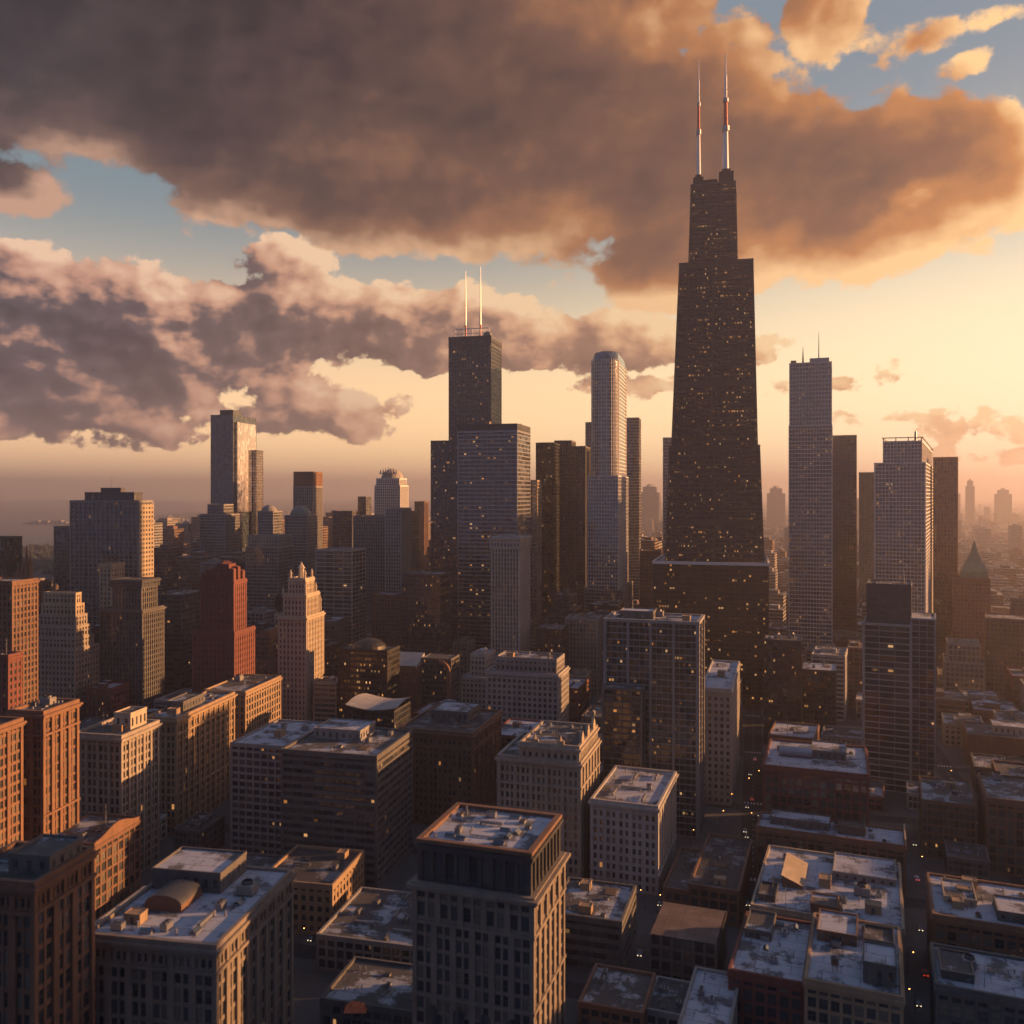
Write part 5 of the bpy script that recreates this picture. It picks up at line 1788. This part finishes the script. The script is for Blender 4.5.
# blocks added unseen beyond the right edge to shade the near roofs
for x, y, w, d, h, k in ((312, 452, 30, 44, 74, 0), (268, 286, 34, 40, 60, 1), (330, 330, 30, 40, 38, 2), (360, 395, 34, 40, 52, 0), (300, 235, 34, 40, 40, 1), (410, 300, 40, 40, 70, 2)):
    far_box(x, y, w, d, h, A15 + R(7), k)

# towers added outside the right edge to shade the near streets and haze
for x, y, w, d, h, wl, lab in ((455, 60, 60, 70, 300, 'dark_concrete', 'tall dark ribbed tower added for shade outside the right edge, nearest of three'),
                               (480, 150, 64, 78, 330, 'concrete', 'tallest grey ribbed tower of three added for shade outside the right edge'),
                               (520, 248, 66, 92, 310, 'brown', 'brown ribbed tower added for shade outside the right edge, furthest of three')):
    q = MB()
    lattice(q, q, -w / 2, w / 2, -d / 2, d / 2, 0, h, STY['rib'], 0, 1)
    q.poly([(-w / 2, -d / 2, h + .2), (w / 2, -d / 2, h + .2), (w / 2, d / 2, h + .2), (-w / 2, d / 2, h + .2)], 2)
    q.box(-w / 4, w / 4, -d / 4, d / 4, h + .1, h + 7, 0, 2)
    o = q.obj('city_tower', [wl, 'glass_dim', 'tar_roof'])
    o.location = (x, y, 0)
    o.rotation_euler = (0, 0, -A15)
    tag(o, lab, 'building', 'added shade towers outside the right edge')
    FOOT.append((x, y, w / 2, d / 2, A15, 'off'))

# low sprawl out to the horizon, too many to count
for _ in range(5200):
    y = 2300 * (7.5 ** rng.random())
    px = rng.uniform(-40, 1064)
    x = (px - 512) / F * y
    shore = 3100 if px < 75 else (3100 + (px - 75) * 45 if px < 260 else 99999)
    if y > shore or (px < 72 and y > 1950):
        continue
    tall = rng.random() < .06
    cx = max(sky_limit(px), 512)
    h = rng.uniform(6, 20) if not tall else rng.uniform(25, 90)
    h = min(h, CAMZ - (cx - HY) * y / F if px < 560 else CAMZ - (500 - HY) * y / F)
    if h < 4:
        continue
    far_box(x, y, rng.uniform(14, 40), rng.uniform(14, 50), h, A15 + rng.uniform(-.1, .1), rng.choice((0, 1, 2)))
tag(dist.obj('distant_city', DISTM), 'hazy sprawl of small far city blocks reaching to the horizon, plus added unseen shade blocks', 'city', kind='stuff')

# a few far towers one can tell apart against the glow
for px, py, w, D, lab in ((970, 478, 40, 5200, 'thin hazy spire tower rising from the orange horizon at right'), (949, 487, 100, 5200, 'broad faint far block left of the hazy spire tower'),
                          (1003, 488, 80, 5600, 'squat faint far block right of the hazy spire tower'), (776, 486, 90, 4700, 'stepped hazy far tower right beside the tallest tower'),
                          (866, 492, 80, 4600, 'faint far tower under the gap left of the balconied tower'), (650, 484, 90, 4200, 'pale far slab in haze left of the tallest tower'),
                          (345, 521, 40, 1700, 'dim far block in haze behind the pale-banded tower'), (186, 520, 40, 1700, 'dim far block at shore right of the ribbed slab'),
                          (170, 515, 46, 2000, 'wide dim far block at shore right of the ribbed slab'), (418, 515, 36, 1900, 'dim far tower left of the dark glass wing')):
    q = MB()
    x, _, h = at(px, py, D)
    q2 = MB()
    lattice(q, q, -w / 2, w / 2, -w / 2, w / 2, 0, h * .82, STY['fine'], 0, 1)
    lattice(q, q, -w / 3, w / 3, -w / 3, w / 3, h * .82, h * .94, STY['fine'], 0, 1)
    q.tube((0, 0, h * .94), (0, 0, h), w / 4, w / 9 if w > 45 else .3, 4, 0)
    o = q.obj('distant_tower', ['concrete', 'glass_dim'])
    o.location = (x, D, 0)
    o.rotation_euler = (0, 0, -A15)
    tag(o, lab, 'building', 'far towers on the hazy skyline')

# ------------------------------------------------------------------ streets and pavements
rd = MB()
rd.poly([(-1400, 120, .02), (1400, 120, .02), (1400, 2000, .02), (-1400, 2000, .02)])
tag(rd.obj('streets', ['asphalt']), kind='structure')
pv, mk_ = MB(), MB()
for i in range(-12, 13):
    for j in range(0, 14):
        P = lambda u, v: (u * cos(A15) + v * sin(A15), -u * sin(A15) + v * cos(A15))
        u0, u1, v0, v1 = i * PU + 6, (i + 1) * PU - 6, j * PV + 5, (j + 1) * PV - 5
        if P(u0, v0)[1] < 140:
            continue
        pv.prism([P(u0, v0), P(u1, v0), P(u1, v1), P(u0, v1)], 0.02, .16)
        for k in range(12):
            v = v0 + (v1 - v0) * k / 12
            mk_.poly([(*P(u0 - 6.1, v), .026), (*P(u0 - 5.9, v), .026), (*P(u0 - 5.9, v + 3), .026), (*P(u0 - 6.1, v + 3), .026)])
        for k in range(6):                              # zebra crossing at the corner
            uu = u0 - 11 + k * 1.8
            mk_.poly([(*P(uu, v0 + .5), .026), (*P(uu + .8, v0 + .5), .026), (*P(uu + .8, v0 + 3.5), .026), (*P(uu, v0 + 3.5), .026)])
tag(pv.obj('pavement', ['paving']), kind='structure')
tag(mk_.obj('road_markings', ['stripe']), kind='structure')

# ------------------------------------------------------------------ cars, lamps, odds and ends
def ground_at(px, py):
    D = CAMZ * F / (py - HY)
    return (px - 512) / F * D, D


def make_car(paint, van=False):
    o = bpy.data.objects.new('parked_car', None)
    COL.objects.link(o)
    L, H2 = (5.2, 2.1) if van else (4.5, 1.42)
    q = MB()
    prof = [(-L / 2, .35), (L / 2, .35), (L / 2, .85), (L / 2 - .15, .95), (-L / 2 + .1, 1.0), (-L / 2, .8)]
    if van:
        prof = [(-L / 2, .35), (L / 2, .35), (L / 2, .95), (L / 2 - .9, 1.2), (L / 2 - 1.5, H2), (-L / 2, H2)]
    n = len(prof)
    for i in range(n):
        (y0, z0), (y1, z1) = prof[i], prof[(i + 1) % n]
        q.poly([(-.9, y0, z0), (-.9, y1, z1), (.9, y1, z1), (.9, y0, z0)])
    q.poly([(.9, y, z) for y, z in prof])
    q.poly([(-.9, y, z) for y, z in reversed(prof)])
    q.obj('body', [paint], o)
    g = MB()
    if van:
        g.box(-.91, .91, L / 2 - 1.6, L / 2 - 1.0, 1.3, 1.85, 0)
    else:
        c0 = [(-.82, -1.7, .98), (.82, -1.7, .98), (.82, 1.1, .95), (-.82, 1.1, .95)]
        c1 = [(-.66, -1.1, H2), (.66, -1.1, H2), (.66, .35, H2), (-.66, .35, H2)]
        for i in range(4):
            j = (i + 1) % 4
            g.poly([c0[i], c0[j], c1[j], c1[i]])
        g.poly(c1, 1)
    g.obj('cabin', ['glass_dim', paint], o)
    for x in (-.85, .85):
        for y in (-1.4, 1.4):
            w = MB()
            w.tube((x - .1, y, .33), (x + .1, y, .33), .33, .33, 12)
            w.tube((x + .1, y, .33), (x - .1, y, .33), .33, .33, 12)
            wh = w.obj('wheel', ['rubber'], o)
            w = MB()
            w.tube((x - .11, y, .33), (x + .11, y, .33), .19, .19, 10)
            w.tube((x + .11, y, .33), (x - .11, y, .33), .19, .19, 10)
            w.obj('rim', ['steel'], wh)
    for x in (-.6, .6):
        w = MB()
        w.box(x - .2, x + .2, L / 2, L / 2 + .04, .62, .8)
        w.obj('headlight', ['head_glow'], o)
        w = MB()
        w.box(x - .2, x + .2, -L / 2 - .04, -L / 2, .65, .82)
        w.obj('tail_light', ['tail_glow'], o)
    return o


def copy_tree(o):
    c_ = o.copy()
    COL.objects.link(c_)
    for ch in list(o.children):
        k = ch.copy()
        COL.objects.link(k)
        k.parent = c_
        for gr in list(ch.children):
            g2_ = gr.copy()
            COL.objects.link(g2_)
            g2_.parent = k
    return c_


PAINT = {'white_paint': 'white', 'dark_steel': 'dark grey', 'red_paint': 'dark red', 'steel': 'silver'}
protos, placed = {}, []
spots = []
for i in range(-3, 4):
    for s_ in (-3.2, 3.2):
        for k in range(26):
            u_, v_ = i * PU + s_, 255 + k * 11.5 + rng.uniform(-3, 3)
            x, y = u_ * cos(A15) + v_ * sin(A15), -u_ * sin(A15) + v_ * cos(A15)
            if 250 < y < 520 and 280 < 512 + F * x / y < 1010 and rng.random() < .42:
                spots.append((512 + F * x / y, HY + CAMZ * F / y, rng.choice((0, 1, 1, 2, 3, 1))))
spots += [(304, 922, 0), (566, 962, 1), (556, 930, 1), (668, 965, 2), (748, 905, 1), (742, 870, 0), (752, 800, 2), (738, 760, 1), (745, 832, 3), (917, 880, 0), (920, 930, 1),
         (925, 975, 2), (914, 845, 3), (918, 1005, 1), (590, 905, 1), (572, 880, 3), (312, 940, 1), (300, 900, 2), (660, 905, 1), (640, 955, 3), (750, 775, 1), (708, 850, 1), (755, 760, 0)]
for px, py, k in spots:
    x, y = ground_at(px, py)
    if inside(x, y, 1.6):
        continue
    paint = list(PAINT)[k]
    if paint not in protos:
        protos[paint] = o = make_car(paint)
    else:
        o = copy_tree(protos[paint])
    o.location = (x, y, .165)
    o.rotation_euler = (0, 0, -A15 + (pi if k % 2 else 0))
    near = min(MARKS, key=lambda m: abs(m[0] - px) / 30 + abs(math.log(m[1] / y)) * 2)
    lab = f'{PAINT[paint]} car on the shadowed street near the {near[2]}'
    tag(o, lab, 'car', f'{PAINT[paint]} cars on the street near the {near[2]}')

lamp0 = None
for px, py in ((720, 812), (735, 795), (746, 778), (755, 815), (645, 896), (656, 900), (908, 960), (928, 905), (918, 860), (560, 945), (735, 850), (756, 770),
               (300, 935), (575, 905), (915, 1000), (940, 790), (948, 770), (690, 832), (838, 780)):
    x, y = ground_at(px, py + 14)
    if inside(x, y, .6):
        continue
    if lamp0 is None:
        lamp0 = o = bpy.data.objects.new('street_lamp', None)
        COL.objects.link(o)
        q = MB()
        q.tube((0, 0, 0), (0, 0, .8), .22, .18, 8)
        q.tube((0, 0, .8), (0, 0, 8), .11, .08, 8)
        q.tube((0, 0, 7.9), (1.6, 0, 8.3), .06, .05, 6)
        q.obj('pole', ['dark_steel'], o)
        q = MB()
        q.box(1.3, 2.2, -.2, .2, 8.25, 8.42, 0)
        q.obj('lamp_head', ['dark_steel'], o)
        q = MB()
        q.tube((1.75, 0, 8.25), (1.75, 0, 7.95), .3, .12, 8)
        q.obj('globe', ['street_glow'], o)
    else:
        o = copy_tree(lamp0)
    o.location = (x, y, .16)
    o.rotation_euler = (0, 0, -A15 + (pi if px % 2 else 0))
    near = min(MARKS, key=lambda m: abs(m[0] - px) / 30 + abs(math.log(m[1] / y)) * 2)
    lab = next((t for t in (f'glowing orange street lamp on its pole near the {near[2]}', f'second orange street lamp, further off, near the {near[2]}',
                            f'third glowing street lamp, set between others near the {near[2]}', f'fourth orange street lamp, last in line near the {near[2]}',
                            f'fifth orange street lamp in the row near the {near[2]}', f'sixth orange street lamp in the row near the {near[2]}') if t not in USED), None)
    USED.add(lab)
    tag(o, lab, 'street lamp', 'orange street lamps')

# crumpled orange tarpaulin on the seamed shed
r0 = random.Random(5)
q = MB()
n = 9
hgt = [[(sin(pi * i / n) * sin(pi * j / n)) ** .6 * (1.6 + r0.uniform(-.5, .7)) for j in range(n + 1)] for i in range(n + 1)]
tx, ty, tz = at(356, 1008, 283)
PP = lambda i, j: ((i / n - .5) * 7, (j / n - .5) * 5.5, hgt[i][j] + .02)
for i in range(n):
    for j in range(n):
        q.poly([PP(i, j), PP(i + 1, j), PP(i + 1, j + 1), PP(i, j + 1)])
q.poly([PP(0, j) for j in range(n, -1, -1)] + [(-3.5, -2.75, 0)][:0])
o = q.obj('tarpaulin', ['tarp'])
o.location = (tx, ty, 13.25)
tag(o, 'crumpled bright orange tarpaulin heap on the seamed shed roof at bottom', 'tarpaulin')

# breakwater with low sheds in the lake, and the wooded shore in front of it
q = MB()
for p0_, p1_, yy, h in ((22, 74, 5200, 6), (30, 60, 5700, 8)):
    xa, xb = (p0_ - 512) / F * yy, (p1_ - 512) / F * yy
    q.box(xa, xb, yy, yy + 60, 0, h)
for i in range(9):
    xa = (26 + i * 4.6 - 512) / F * 5205
    q.box(xa, xa + 16, 5210, 5240, 6, 6 + 5 + (i * 7 % 5) * 3)
tag(q.obj('breakwater', ['concrete']), 'long grey breakwater with low sheds out on the lake', 'breakwater')
q = MB()
for _ in range(900):
    y = r0.uniform(1950, 2950)
    px = r0.uniform(-60, 88)
    x = (px - 512) / F * y
    s_, z_ = r0.uniform(5, 10), r0.uniform(3, 7)
    pts = []
    for i in range(4):
        t0, t1 = -pi / 2 + pi * i / 4, -pi / 2 + pi * (i + 1) / 4
        k0, k1 = r0.uniform(.8, 1.15), r0.uniform(.8, 1.15)
        q.tube((x, y, z_ + s_ * .8 * sin(t0)), (x + r0.uniform(-1, 1), y, z_ + s_ * .8 * sin(t1)), max(s_ * cos(t0) * k0, .05), max(s_ * cos(t1) * k1, .05), 6, cap=False)
m_, t_, b_ = new_mat('shore_foliage')
setin(b_, Base_Color=(.045, .05, .03, 1), Roughness=.95)
M['foliage'] = m_
tag(q.obj('woodland', ['foliage']), kind='stuff')


# ================================================================== haze
hb = MB()
hm = bpy.data.materials.new('evening_haze')
hm.use_nodes = True
ht = hm.node_tree
ht.nodes.clear()
ho = ht.nodes.new('ShaderNodeOutputMaterial')
hv = ht.nodes.new('ShaderNodeVolumePrincipled')
hv.inputs['Color'].default_value = (0.78, 0.74, 0.80, 1)
hv.inputs['Density'].default_value = 0.00014
hv.inputs['Anisotropy'].default_value = 0.62
ht.links.new(hv.outputs[0], ho.inputs['Volume'])
M['haze'] = hm
HB = FAR + 60
hb.box(-HB, HB, -960, HB, -1.0, 548.0, 0, bottom=True)
tag(hb.obj('haze', ['haze']), kind='stuff')
